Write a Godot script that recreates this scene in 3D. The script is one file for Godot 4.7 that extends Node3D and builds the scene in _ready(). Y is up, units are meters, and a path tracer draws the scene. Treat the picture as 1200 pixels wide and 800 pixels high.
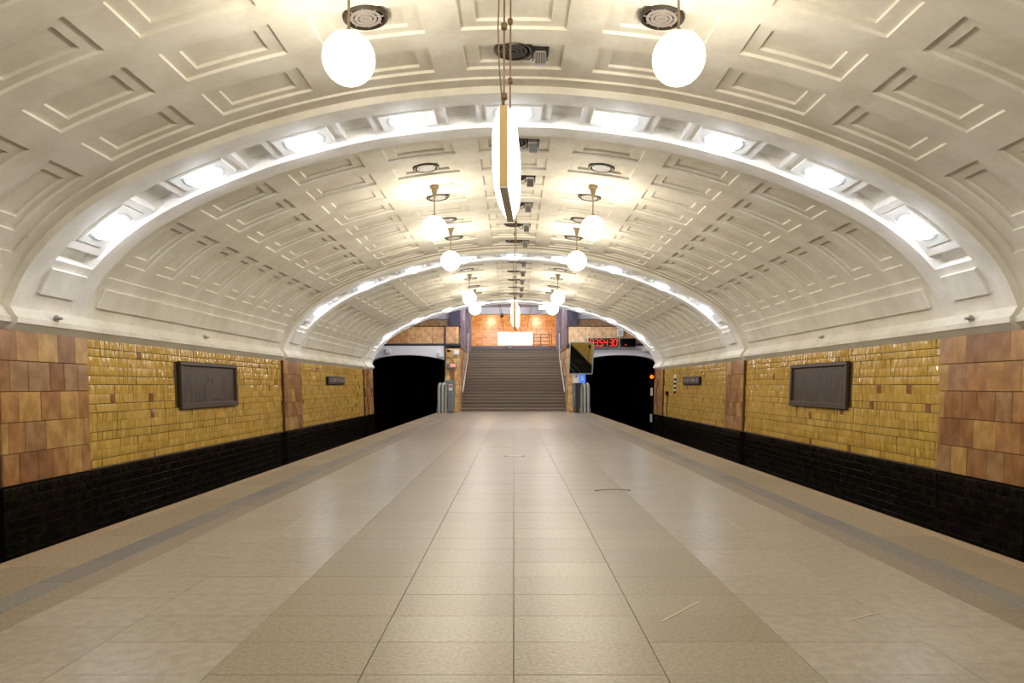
extends Node3D
# An underground station: coffered vault on arches, tiled track walls, an island platform and a stair at the far end.
# Lengths below are in survey units of 0.8 m: x to the side, y above the platform, d = distance along the hall. S turns them into metres.
const S := 0.8
const EYE := 1.65
const WALL_X := 7.75
const WALL_TOP := 2.5
const LEAN := 0.035
const PITCH := 12.3
const BAY_MID := 17.43
const COF := 1.1
const VOFF := 0.13
const CDEP := 0.038
const PANEL := 0.075

var rng := RandomNumberGenerator.new()
var M := {}
var used := {}
var prof: PackedVector2Array
var prof_s: PackedFloat32Array
var cache := {}

# ------------------------------------------------------------------ mesh builder
class MB:
	var v := PackedVector3Array()
	var n := PackedVector3Array()
	var c := PackedColorArray()
	var col := Color(1, 1, 1)
	func tri(a: Vector3, b: Vector3, d: Vector3, hint: Vector3, na = null, nb = null, nd = null) -> void:
		var g := (b - a).cross(d - a)
		if g.length_squared() < 1e-14:
			return
		var fl := g.dot(hint) > 0.0
		var f := g.normalized() * (1.0 if fl else -1.0)
		var a0: Vector3 = f if na == null else na
		var b0: Vector3 = f if nb == null else nb
		var d0: Vector3 = f if nd == null else nd
		if fl:
			v.append(a); v.append(d); v.append(b); n.append(a0); n.append(d0); n.append(b0)
		else:
			v.append(a); v.append(b); v.append(d); n.append(a0); n.append(b0); n.append(d0)
		c.append(col); c.append(col); c.append(col)
	func quad(a: Vector3, b: Vector3, d: Vector3, e: Vector3, hint: Vector3) -> void:
		tri(a, b, d, hint); tri(a, d, e, hint)
	func quadn(a: Vector3, b: Vector3, d: Vector3, e: Vector3, na: Vector3, nb: Vector3, nd: Vector3, ne: Vector3) -> void:
		var h := na + nb + nd + ne
		tri(a, b, d, h, na, nb, nd); tri(a, d, e, h, na, nd, ne)
	func box(p: Vector3, s: Vector3, bev := 0.0, bs := Basis.IDENTITY) -> void:
		var h := s * 0.5
		bev = minf(bev, minf(h.x, minf(h.y, h.z)) * 0.9)
		var i := h - Vector3.ONE * bev
		for ax in 3:
			var u := (ax + 1) % 3
			var w := (ax + 2) % 3
			for sg in [-1.0, 1.0]:
				var q: Array[Vector3] = []
				for k in [[-1, -1], [1, -1], [1, 1], [-1, 1]]:
					var t := Vector3.ZERO
					t[ax] = sg * h[ax]; t[u] = k[0] * i[u]; t[w] = k[1] * i[w]
					q.append(p + bs * t)
				var nn := Vector3.ZERO
				nn[ax] = sg
				quad(q[0], q[1], q[2], q[3], bs * nn)
		if bev <= 0.0:
			return
		for ax in 3:
			var u := (ax + 1) % 3
			var w := (ax + 2) % 3
			for su in [-1.0, 1.0]:
				for sw in [-1.0, 1.0]:
					var q: Array[Vector3] = []
					for k in [[-1, 0], [1, 0], [1, 1], [-1, 1]]:
						var t := Vector3.ZERO
						t[ax] = k[0] * i[ax]
						t[u] = su * (h[u] if k[1] == 0 else i[u]); t[w] = sw * (i[w] if k[1] == 0 else h[w])
						q.append(p + bs * t)
					var nn := Vector3.ZERO
					nn[u] = su; nn[w] = sw
					quad(q[0], q[1], q[2], q[3], bs * nn)
		for sx in [-1.0, 1.0]:
			for sy in [-1.0, 1.0]:
				for sz in [-1.0, 1.0]:
					var sg := Vector3(sx, sy, sz)
					tri(p + bs * (sg * Vector3(h.x, i.y, i.z)), p + bs * (sg * Vector3(i.x, h.y, i.z)), p + bs * (sg * Vector3(i.x, i.y, h.z)), bs * sg)
	# a facing tile: chamfered front and sides, no back; x is the way it faces
	func tile(t: Transform3D, w: float, h: float, th: float, bev: float, splay := 0.0) -> void:
		var a := [Vector3(0, -h / 2, -w / 2), Vector3(0, -h / 2, w / 2), Vector3(0, h / 2, w / 2), Vector3(0, h / 2, -w / 2)]
		var out: Array[Vector3] = []
		var mid: Array[Vector3] = []
		var fr: Array[Vector3] = []
		for q in a:
			out.append(t * q)
			mid.append(t * (q + Vector3(th - bev, 0, 0)))
			fr.append(t * (Vector3(th, q.y - signf(q.y) * bev, q.z - signf(q.z) * bev)))
		var ctr := t * Vector3.ZERO
		for k in 4:
			var j := (k + 1) % 4
			var hn := (out[k] + out[j]) * 0.5 - ctr
			quad(out[k], out[j], mid[j], mid[k], hn)
			quad(mid[k], mid[j], fr[j], fr[k], hn + t.basis.x * hn.length())
		if splay > 0.0:
			var nn: Array[Vector3] = []
			for q in a: nn.append((t.basis * Vector3(1, signf(q.y) * splay * 0.9, signf(q.z) * splay)).normalized())
			quadn(fr[0], fr[1], fr[2], fr[3], nn[0], nn[1], nn[2], nn[3])
		else:
			quad(fr[0], fr[1], fr[2], fr[3], t.basis.x)
	func tube(path: Array, r, sides := 8, caps := true) -> void:
		var rings := []
		var prev := Vector3.ZERO
		for k in path.size():
			var dir: Vector3 = (path[mini(k + 1, path.size() - 1)] - path[maxi(k - 1, 0)]).normalized()
			var up := prev
			if k == 0:
				up = Vector3.UP if absf(dir.y) < 0.9 else Vector3.RIGHT
			var e1 := (up - dir * up.dot(dir)).normalized()
			prev = e1
			var e2 := dir.cross(e1)
			var rr: float = r[k] if r is Array else r
			var ring := []
			for q in sides:
				var an := TAU * q / sides
				var dd := e1 * cos(an) + e2 * sin(an)
				ring.append([path[k] + dd * rr, dd])
			rings.append(ring)
		for k in path.size() - 1:
			for q in sides:
				var j := (q + 1) % sides
				quadn(rings[k][q][0], rings[k][j][0], rings[k + 1][j][0], rings[k + 1][q][0], rings[k][q][1], rings[k][j][1], rings[k + 1][j][1], rings[k + 1][q][1])
		if caps:
			for e in [0, path.size() - 1]:
				var out: Vector3 = path[e] - path[1 if e == 0 else e - 1]
				for q in sides:
					tri(path[e], rings[e][q][0], rings[e][(q + 1) % sides][0], out)
	# profile of (radius, height) points turned about the axis through p
	func lathe(pr: Array, p: Vector3, sides := 24, bs := Basis.IDENTITY, smooth := true) -> void:
		for k in pr.size() - 1:
			var a: Vector2 = pr[k]
			var b: Vector2 = pr[k + 1]
			var sl := (b - a).normalized()
			for q in sides:
				var a0 := TAU * q / sides
				var a1 := TAU * (q + 1) / sides
				var c0 := Vector3(cos(a0), 0, sin(a0))
				var c1 := Vector3(cos(a1), 0, sin(a1))
				var nn := [Vector2(sl.y, -sl.x), Vector2(sl.y, -sl.x)]
				if smooth:
					if k > 0:
						var s0: Vector2 = (b - pr[k - 1]).normalized()
						nn[0] = Vector2(s0.y, -s0.x)
					if k < pr.size() - 2:
						var s1: Vector2 = (pr[k + 2] - a).normalized()
						nn[1] = Vector2(s1.y, -s1.x)
				var f := func(ve: Vector2, ci: Vector3) -> Vector3: return bs * (ci * ve.x + Vector3.UP * ve.y)
				quadn(p + f.call(a, c0), p + f.call(a, c1), p + f.call(b, c1), p + f.call(b, c0), f.call(nn[0], c0), f.call(nn[0], c1), f.call(nn[1], c1), f.call(nn[1], c0))
	func sphere(p: Vector3, r: float, sides := 32, squash := 1.0) -> void:
		var pr := []
		for k in 17:
			var an := -PI / 2 + PI * k / 16.0
			pr.append(Vector2(cos(an) * r, sin(an) * r * squash))
		lathe(pr, p, sides)
	# an outline in (x, y) pushed from z0 to z1
	func prism(poly: PackedVector2Array, z0: float, z1: float, caps := true) -> void:
		var ar := 0.0
		for k in poly.size():
			ar += poly[k].cross(poly[(k + 1) % poly.size()])
		for k in poly.size():
			var a := poly[k]
			var b := poly[(k + 1) % poly.size()]
			var o := Vector2(b.y - a.y, a.x - b.x) * signf(ar)
			quad(Vector3(a.x, a.y, z0), Vector3(b.x, b.y, z0), Vector3(b.x, b.y, z1), Vector3(a.x, a.y, z1), Vector3(o.x, o.y, 0))
		if caps:
			var ix := Geometry2D.triangulate_polygon(poly)
			for z in [z0, z1]:
				for k in range(0, ix.size(), 3):
					tri(Vector3(poly[ix[k]].x, poly[ix[k]].y, z), Vector3(poly[ix[k + 1]].x, poly[ix[k + 1]].y, z), Vector3(poly[ix[k + 2]].x, poly[ix[k + 2]].y, z), Vector3(0, 0, z - (z0 + z1) * 0.5))
	func mesh(scale: float) -> ArrayMesh:
		var vs := PackedVector3Array()
		vs.resize(v.size())
		for k in v.size():
			vs[k] = v[k] * scale
		var ar := []
		ar.resize(Mesh.ARRAY_MAX)
		ar[Mesh.ARRAY_VERTEX] = vs
		ar[Mesh.ARRAY_NORMAL] = n
		ar[Mesh.ARRAY_COLOR] = c
		var m := ArrayMesh.new()
		m.add_surface_from_arrays(Mesh.PRIMITIVE_TRIANGLES, ar)
		return m

# ------------------------------------------------------------------ scene helpers
func P(x: float, y: float, d: float) -> Vector3:
	return Vector3(x, y, -d)

func numbered(called: String) -> String:
	if not used.has(called):
		used[called] = 0
		return called
	used[called] += 1
	return "%s_%03d" % [called, used[called]]

func tag(o: Node, label: String, category := "", group := "", kind := "") -> Node:
	o.set_meta("label", label)
	if category: o.set_meta("category", category)
	if group: o.set_meta("group", group)
	if kind: o.set_meta("kind", kind)
	return o

func thing(called: String, at: Vector3, label: String, category: String, group := "", kind := "") -> Node3D:
	var o := Node3D.new()
	o.name = numbered(called)
	add_child(o)
	o.position = at * S
	tag(o, label, category, group, kind)
	return o

func put(mb: MB, called: String, m: Material, parent: Node, at := Vector3.ZERO) -> MeshInstance3D:
	return inst(mb.mesh(S), called, m, parent, at)

func inst(mesh: Mesh, called: String, m: Material, parent: Node, at := Vector3.ZERO) -> MeshInstance3D:
	var o := MeshInstance3D.new()
	o.mesh = mesh
	o.name = called if parent != self else numbered(called)
	o.material_override = m
	o.position = at * S
	parent.add_child(o, true)
	return o

func omni(parent: Node, at: Vector3, color: Color, energy: float, size: float) -> void:
	var l := OmniLight3D.new()
	l.name = "light"
	l.light_color = color
	l.light_energy = energy
	l.light_size = size * S
	l.omni_range = 60.0
	l.omni_attenuation = 2.0
	l.shadow_enabled = true
	l.position = at * S
	parent.add_child(l, true)

func area(parent: Node, at: Vector3, facing: Vector3, w: float, h: float, color: Color, energy: float) -> void:
	var l := AreaLight3D.new()
	l.name = "light"
	l.area_size = Vector2(w, h) * S
	l.light_color = color
	l.light_energy = energy
	l.area_range = 60.0
	l.shadow_enabled = true
	l.position = at * S
	l.basis = Basis.looking_at(facing, Vector3.UP if absf(facing.y) < 0.9 else Vector3.FORWARD)
	parent.add_child(l, true)

# ------------------------------------------------------------------ materials
func noise_img(seed_: int, freq: float, oct: int, size := 512, type := FastNoiseLite.TYPE_SIMPLEX_SMOOTH) -> Image:
	var f := FastNoiseLite.new()
	f.seed = seed_
	f.noise_type = type
	f.frequency = freq
	f.fractal_octaves = oct
	f.fractal_type = FastNoiseLite.FRACTAL_FBM if oct > 1 else FastNoiseLite.FRACTAL_NONE
	return f.get_seamless_image(size, size, false, false, 0.12, true)

# multiplies the base colour: patches of two tones, fine grain, optional specks
func tex(seed_: int, coarse: float, fine: float, a: Color, b: Color, grain: float, speck := 0.0, size := 512) -> ImageTexture:
	var n1 := noise_img(seed_, coarse, 4, size)
	var n2 := noise_img(seed_ + 7, fine, 2, size)
	var n3 := noise_img(seed_ + 13, 0.22, 1, size)
	var im := Image.create(size, size, false, Image.FORMAT_RGB8)
	for y in size:
		for x in size:
			var t := clampf((n1.get_pixel(x, y).r - 0.25) * 2.0, 0, 1)
			var g := (n2.get_pixel(x, y).r - 0.5) * 2.0 * grain
			var cc := a.lerp(b, t)
			cc = Color(cc.r + g, cc.g + g, cc.b + g)
			if speck > 0.0:
				var s := n3.get_pixel(x, y).r
				if s < 0.24: cc = cc.darkened(speck)
				elif s > 0.78: cc = cc.lightened(speck * 0.6)
			im.set_pixel(x, y, cc)
	return ImageTexture.create_from_image(im)

func bump(seed_: int, freq: float, oct: int, strength: float) -> ImageTexture:
	var im := noise_img(seed_, freq, oct, 512)
	im.convert(Image.FORMAT_RGB8)
	im.bump_map_to_normal_map(strength)
	return ImageTexture.create_from_image(im)

func mat(called: String, color: Color, rough: float, t: Texture2D = null, scale := Vector3.ONE, vcol := false, spec := 0.5) -> StandardMaterial3D:
	var m := StandardMaterial3D.new()
	m.resource_name = called
	m.albedo_color = color
	m.roughness = rough
	m.metallic_specular = spec
	m.vertex_color_use_as_albedo = vcol
	m.uv1_triplanar = true
	m.uv1_world_triplanar = true
	m.uv1_scale = scale
	if t: m.albedo_texture = t
	M[called] = m
	return m

func glow(called: String, color: Color, power: float) -> StandardMaterial3D:
	var m := mat(called, color.darkened(0.15), 0.4)
	m.emission_enabled = true
	m.emission = color
	m.emission_energy_multiplier = power
	return m

func lin(r: int, g: int, b: int) -> Color:
	return Color8(r, g, b).srgb_to_linear()

func build_materials() -> void:
	mat("plaster", Color8(229, 225, 213), 0.8, tex(3, 0.006, 0.05, Color(0.93, 0.92, 0.90), Color(1, 1, 1), 0.02), Vector3.ONE * 0.35)
	mat("arch_plaster", Color8(236, 232, 224), 0.75, tex(5, 0.008, 0.05, Color(0.93, 0.93, 0.93), Color(1, 1, 1), 0.02), Vector3.ONE * 0.4)
	mat("white_paint", Color8(225, 225, 228), 0.6)
	var gr := tex(11, 0.045, 0.16, Color(0.86, 0.85, 0.83), Color(0.97, 0.97, 0.96), 0.12, 0.12, 768)
	var sc := tex(15, 0.03, 0.14, Color(0.91, 0.905, 0.90), Color(1, 1, 1), 0.05, 0.04)
	mat("granite", Color(1, 1, 1), 0.33, gr, Vector3.ONE * 0.9, true)
	M.granite.normal_enabled = true
	M.granite.normal_texture = bump(21, 0.05, 3, 2.0)
	M.granite.normal_scale = 0.25
	mat("granite_pale", Color(1, 1, 1), 0.28, sc, Vector3.ONE * 0.7, true)
	mat("granite_rough", Color(1, 1, 1), 0.62, gr, Vector3.ONE * 0.8, true)
	mat("joint", Color8(104, 86, 58), 0.9)
	mat("tile", Color(1, 1, 1), 0.07, tex(31, 0.02, 0.08, Color(0.92, 0.91, 0.88), Color(1, 1, 1), 0.03), Vector3(1.6, 0.3, 1.6), true, 0.9)
	M.tile.normal_enabled = true
	M.tile.normal_texture = bump(37, 0.02, 2, 7.0)
	M.tile.normal_scale = 0.4
	mat("black_tile", Color(1, 1, 1), 0.16, tex(41, 0.02, 0.08, Color(0.75, 0.75, 0.75), Color(1, 1, 1), 0.06), Vector3(1.5, 0.5, 1.5), true, 0.5)
	M.black_tile.normal_enabled = true
	M.black_tile.normal_texture = M.tile.normal_texture
	M.black_tile.normal_scale = 0.15
	mat("tile_mortar", Color8(84, 66, 34), 0.85)
	mat("black_mortar", Color8(40, 37, 26), 0.8)
	var vein := tex(51, 0.009, 0.05, Color(0.86, 0.83, 0.79), Color(1, 1, 1), 0.025, 0.0)
	mat("marble", Color(1, 1, 1), 0.22, vein, Vector3(0.9, 0.7, 0.9), true)
	mat("stone_mortar", Color8(80, 56, 34), 0.85)
	mat("stair_stone", Color(1, 1, 1), 0.5, gr, Vector3.ONE * 0.8, true)
	mat("board_metal", Color8(88, 70, 52), 0.5, tex(61, 0.03, 0.08, Color(0.42, 0.38, 0.34), Color(0.95, 0.9, 0.84), 0.14, 0.1), Vector3(1.3, 0.12, 1.3))
	mat("board_frame", Color8(68, 53, 41), 0.45)
	M.board_frame.metallic = 0.1
	mat("matte_black", Color8(20, 19, 18), 0.95, null, Vector3.ONE, false, 0.1)  # near-black matte colour for tunnel lining, vent backs and other dark faces
	mat("iron", Color8(52, 50, 46), 0.5)
	M.iron.metallic = 0.6
	mat("vent_metal", Color8(66, 58, 46), 0.5)
	M.vent_metal.metallic = 0.5
	mat("brass", Color8(124, 108, 82), 0.45)
	M.brass.metallic = 0.6
	mat("chain", Color8(112, 88, 56), 0.5)
	M.chain.metallic = 0.4
	mat("light_rail", Color8(202, 194, 188), 0.5)
	mat("plate_metal", Color8(46, 38, 32), 0.5)
	mat("scuff", Color8(196, 184, 158), 0.7)
	mat("steel", Color8(176, 174, 178), 0.35)
	M.steel.metallic = 0.7
	mat("grey_paint", Color8(112, 116, 116), 0.5)
	mat("light_grey_paint", Color8(160, 162, 154), 0.5)
	mat("dark_paint", Color8(40, 42, 44), 0.5)
	mat("white_plastic", Color8(226, 226, 220), 0.4)
	mat("red_plastic", Color8(190, 60, 60), 0.4)
	mat("yellow_plastic", Color8(200, 180, 50), 0.5)
	mat("box_tan", Color8(196, 164, 108), 0.5)
	mat("box_grey", Color8(150, 142, 136), 0.5)
	mat("navy_stone", Color8(84, 82, 108), 0.3, vein, Vector3(1, 0.3, 1))
	mat("violet_stone", Color8(132, 120, 132), 0.25, vein, Vector3(1, 0.3, 1))
	mat("screen_black", Color8(14, 13, 13), 0.12)
	mat("mirror", Color8(225, 228, 225), 0.015)
	M.mirror.metallic = 1.0
	glow("globe_glow", Color8(255, 240, 208), 4.0)
	glow("arch_glow", Color8(240, 246, 255), 5.0)
	glow("sign_glow", Color8(255, 252, 250), 3.0)
	glow("hall_glow", Color8(255, 214, 150), 4.0)
	glow("digit_glow", Color8(255, 56, 10), 1.0)
	glow("signal_glow", Color8(255, 70, 10), 6.0)
	glow("red_glow", Color8(255, 120, 90), 1.6)
	glow("blue_glow", Color8(60, 120, 255), 1.0)

# ------------------------------------------------------------------ vault section
func build_profile() -> void:
	var pts := [Vector2(-0.8, 6.085), Vector2(0, 6.11), Vector2(0.80, 6.085), Vector2(2.36, 5.90), Vector2(3.91, 5.52), Vector2(5.21, 5.04), Vector2(5.80, 4.765), Vector2(6.47, 4.37), Vector2(7.0, 3.93), Vector2(7.40, 3.46), Vector2(7.62, 3.02), Vector2(7.72, 2.70), Vector2(7.78, 2.35)]
	for k in range(1, pts.size() - 2):
		var d1: float = sqrt((pts[k] - pts[k - 1]).length())
		var d2: float = sqrt((pts[k + 1] - pts[k]).length())
		var d3: float = sqrt((pts[k + 2] - pts[k + 1]).length())
		for q in 24:
			var t := d1 + d2 * q / 24.0
			var t1 := d1
			var t2 := d1 + d2
			var t3 := t2 + d3
			var a1: Vector2 = pts[k - 1] * (t1 - t) / t1 + pts[k] * t / t1
			var a2: Vector2 = pts[k] * (t2 - t) / d2 + pts[k + 1] * (t - t1) / d2
			var a3: Vector2 = pts[k + 1] * (t3 - t) / d3 + pts[k + 2] * (t - t2) / d3
			var b1: Vector2 = a1 * (t2 - t) / t2 + a2 * t / t2
			var b2: Vector2 = a2 * (t3 - t) / (t3 - t1) + a3 * (t - t1) / (t3 - t1)
			prof.append(b1 * (t2 - t) / d2 + b2 * (t - t1) / d2)
	prof_s.append(0.0)
	for k in range(1, prof.size()):
		prof_s.append(prof_s[k - 1] + prof[k].distance_to(prof[k - 1]))

func raw(s: float) -> Vector2:
	var a := absf(s)
	var k := prof_s.bsearch(a)
	k = clampi(k, 1, prof.size() - 1)
	var t := (a - prof_s[k - 1]) / (prof_s[k] - prof_s[k - 1])
	var p := prof[k - 1].lerp(prof[k], t)
	return Vector2(p.x * (1.0 if s >= 0.0 else -1.0), p.y)

func nrm(s: float) -> Vector2:   # points out of the hall
	var t := (raw(s + 0.06) - raw(s - 0.06)).normalized()
	return Vector2(-t.y, t.x)

func at_s(s: float, off: float, d: float) -> Vector3:
	var p := raw(s) + nrm(s) * off
	return P(p.x, p.y, d)

func n_s(s: float) -> Vector3:   # points into the hall
	var q := nrm(s)
	return Vector3(-q.x, -q.y, 0)

func s_of_x(x: float) -> float:
	var lo := 0.0
	var hi := prof_s[-1]
	for k in 40:
		var m := (lo + hi) * 0.5
		if (raw(m) + nrm(m) * VOFF).x < x: lo = m
		else: hi = m
	return lo

func s_of_y(y: float) -> float:
	var s := 5.0
	while s < prof_s[-1] and (raw(s) + nrm(s) * VOFF).y > y: s += 0.004
	return s

func s_cuts(a: float, b: float, most := 0.3) -> Array:
	var k := maxi(1, ceili((b - a) / most))
	var r := []
	for q in k + 1: r.append(lerpf(a, b, float(q) / k))
	return r

# a patch of curved plaster
func patch(mb: MB, s0: float, s1: float, d0: float, d1: float, off: float) -> void:
	var c := s_cuts(s0, s1)
	for k in c.size() - 1:
		mb.quadn(at_s(c[k], off, d0), at_s(c[k + 1], off, d0), at_s(c[k + 1], off, d1), at_s(c[k], off, d1), n_s(c[k]), n_s(c[k + 1]), n_s(c[k + 1]), n_s(c[k]))

# a step in the plaster along the hall at s, from off0 to off1
func riser_s(mb: MB, s: float, d0: float, d1: float, off0: float, off1: float, toward: float, sl := 0.0) -> void:
	var q := raw(s + 0.05 * toward) - raw(s)
	mb.quad(at_s(s, off0, d0), at_s(s, off0, d1), at_s(s + sl, off1, d1), at_s(s + sl, off1, d0), Vector3(q.x, q.y, 0).normalized() + n_s(s) * 0.2)

# a rectangular frame of plaster between two rectangles in (s, d)
func ring(mb: MB, a: Array, oa: float, b: Array, ob: float) -> void:
	var slope := absf(oa - ob) > 0.01
	for e in [[2, 3], [3, 2]]:
		pass
	var ca := s_cuts(a[0], a[1])
	var cb := s_cuts(b[0], b[1])
	while cb.size() < ca.size(): cb = s_cuts(b[0], b[1], (b[1] - b[0]) / (ca.size() - 1) * 0.999)
	if cb.size() != ca.size():
		cb = []
		for k in ca.size(): cb.append(lerpf(b[0], b[1], float(k) / (ca.size() - 1)))
	for side in 2:
		var da: float = a[2 + side]
		var db: float = b[2 + side]
		for k in ca.size() - 1:
			var h := n_s(ca[k]) + (Vector3(0, 0, -1) if side == 0 else Vector3(0, 0, 1)) * (1.0 if slope else 0.0)
			var p := [at_s(ca[k], oa, da), at_s(ca[k + 1], oa, da), at_s(cb[k + 1], ob, db), at_s(cb[k], ob, db)]
			if slope:
				mb.quad(p[0], p[1], p[2], p[3], h)
			else:
				mb.quadn(p[0], p[1], p[2], p[3], n_s(ca[k]), n_s(ca[k + 1]), n_s(cb[k + 1]), n_s(cb[k]))
	for side in 2:
		var sa: float = a[side]
		var sb: float = b[side]
		var q := (raw(sa + 0.1) - raw(sa)) * (1.0 if side == 0 else -1.0)
		mb.quad(at_s(sa, oa, a[2]), at_s(sa, oa, a[3]), at_s(sb, ob, b[3]), at_s(sb, ob, b[2]), n_s(sa) + (Vector3(q.x, q.y, 0).normalized() if slope else Vector3.ZERO))

func coffer_mesh(s0: float, s1: float) -> ArrayMesh:
	var mb := MB.new()
	var hd := 0.36
	var r0 := [s0, s1, -hd, hd]
	var r1 := [s0 + 0.008, s1 - 0.008, -hd + 0.012, hd - 0.012]
	var r2 := [s0 + 0.20, s1 - 0.20, -hd + 0.13, hd - 0.13]
	var r3 := [s0 + 0.208, s1 - 0.208, -hd + 0.142, hd - 0.142]
	ring(mb, r0, VOFF, r1, VOFF + CDEP)
	ring(mb, r1, VOFF + CDEP, r2, VOFF + CDEP)
	ring(mb, r2, VOFF + CDEP, r3, VOFF + 2.0 * CDEP)
	patch(mb, r3[0], r3[1], r3[2], r3[3], VOFF + 2.0 * CDEP)
	return mb.mesh(S)

var col_s := []

func build_ceiling() -> void:
	var ceiling := thing("ceiling", Vector3.ZERO, "cream plaster barrel vault with rows of nested rectangular coffers", "ceiling", "", "structure")
	var cx := [[1.14, 2.45], [2.9, 4.2], [4.6, 5.82], [6.22, 7.05]]
	col_s = [[-s_of_x(0.69), s_of_x(0.69)]]
	for c in cx:
		col_s.append([s_of_x(c[0]), s_of_x(c[1]) if c[1] < 6.5 else s_of_y(3.89)])
	for k in range(1, 5):
		col_s.append([-col_s[k][1], -col_s[k][0]])
	var meshes := []
	for c in col_s: meshes.append(coffer_mesh(c[0], c[1]))
	var order := col_s.duplicate()
	order.sort_custom(func(a, b): return a[0] < b[0])
	var sa := s_of_y(3.64)
	var sb := s_of_y(3.45)
	var sc := 0.0
	for k in 400:
		sc = sb + k * 0.005
		if raw(sc).y < 3.06: break
	var se := prof_s[-1] - 0.05
	for bay in range(-1, 3):
		var mid := BAY_MID + PITCH * (bay - 1)
		var b1 := 10.37 + PITCH * bay - 0.24
		var b0 := b1 + 0.48 + 1.84 - PITCH
		if bay == -1:
			b0 = -8.2
		var rows := range(-4, 5) if bay > -1 else range(3, 5)
		var mb := MB.new()
		# strips between and through the coffer columns
		var cuts := [-sa]
		for c in order: cuts.append_array(c)
		cuts.append(sa)
		for k in cuts.size() - 1:
			if k % 2 == 0:
				patch(mb, cuts[k], cuts[k + 1], b0, b1, VOFF)
			else:
				var d := b0
				for r in rows:
					patch(mb, cuts[k], cuts[k + 1], d, mid + r * COF - 0.36, VOFF)
					d = mid + r * COF + 0.36
				patch(mb, cuts[k], cuts[k + 1], d, b1, VOFF)
		for sg in [-1.0, 1.0]:
			var q := func(u0: float, u1: float, o: float) -> void: patch(mb, minf(u0 * sg, u1 * sg), maxf(u0 * sg, u1 * sg), b0, b1, o)
			riser_s(mb, sa * sg, b0, b1, VOFF, VOFF - 0.035, -sg)
			q.call(sa, sb, VOFF - 0.035)
			q.call(sb, se, VOFF - 0.035)
		put(mb, "vault", M.plaster, ceiling)
		# raised plain panel above the cornice
		for sg in [-1.0, 1.0]:
			var pb := MB.new()
			var p0 := b0 + 0.12
			var p1 := b1 - 0.12
			patch(pb, minf(sb * sg, sc * sg), maxf(sb * sg, sc * sg), p0, p1, VOFF - 0.09)
			riser_s(pb, sb * sg, p0, p1, VOFF - 0.035, VOFF - 0.09, -sg)
			riser_s(pb, sc * sg, p0, p1, VOFF - 0.035, VOFF - 0.09, sg)
			for e in [[p0, 1.0], [p1, -1.0]]:
				var cu := s_cuts(sb, sc)
				for k in cu.size() - 1:
					pb.quad(at_s(cu[k] * sg, VOFF - 0.035, e[0]), at_s(cu[k + 1] * sg, VOFF - 0.035, e[0]), at_s(cu[k + 1] * sg, VOFF - 0.09, e[0]), at_s(cu[k] * sg, VOFF - 0.09, e[0]), Vector3(0, 0, e[1]))
			put(pb, "plain_panel", M.plaster, ceiling)
		for r in rows:
			for k in col_s.size():
				inst(meshes[k], "coffer", M.plaster, ceiling, P(0, 0, mid + r * COF))
	# cornices
	for sg in [-1.0, 1.0]:
		var prof_c := [Vector2(7.85, 2.47), Vector2(7.765, 2.48), Vector2(7.63, 2.60), Vector2(7.60, 2.62), Vector2(7.60, 2.70), Vector2(7.63, 2.72), Vector2(7.74, 2.87), Vector2(7.90, 2.90)]
		var po := PackedVector2Array()
		for q in prof_c: po.append(Vector2(q.x * sg, q.y))
		var cb := MB.new()
		cb.prism(po, 8.2, -36.95)
		put(cb, "cornice", M.plaster, ceiling)

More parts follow.
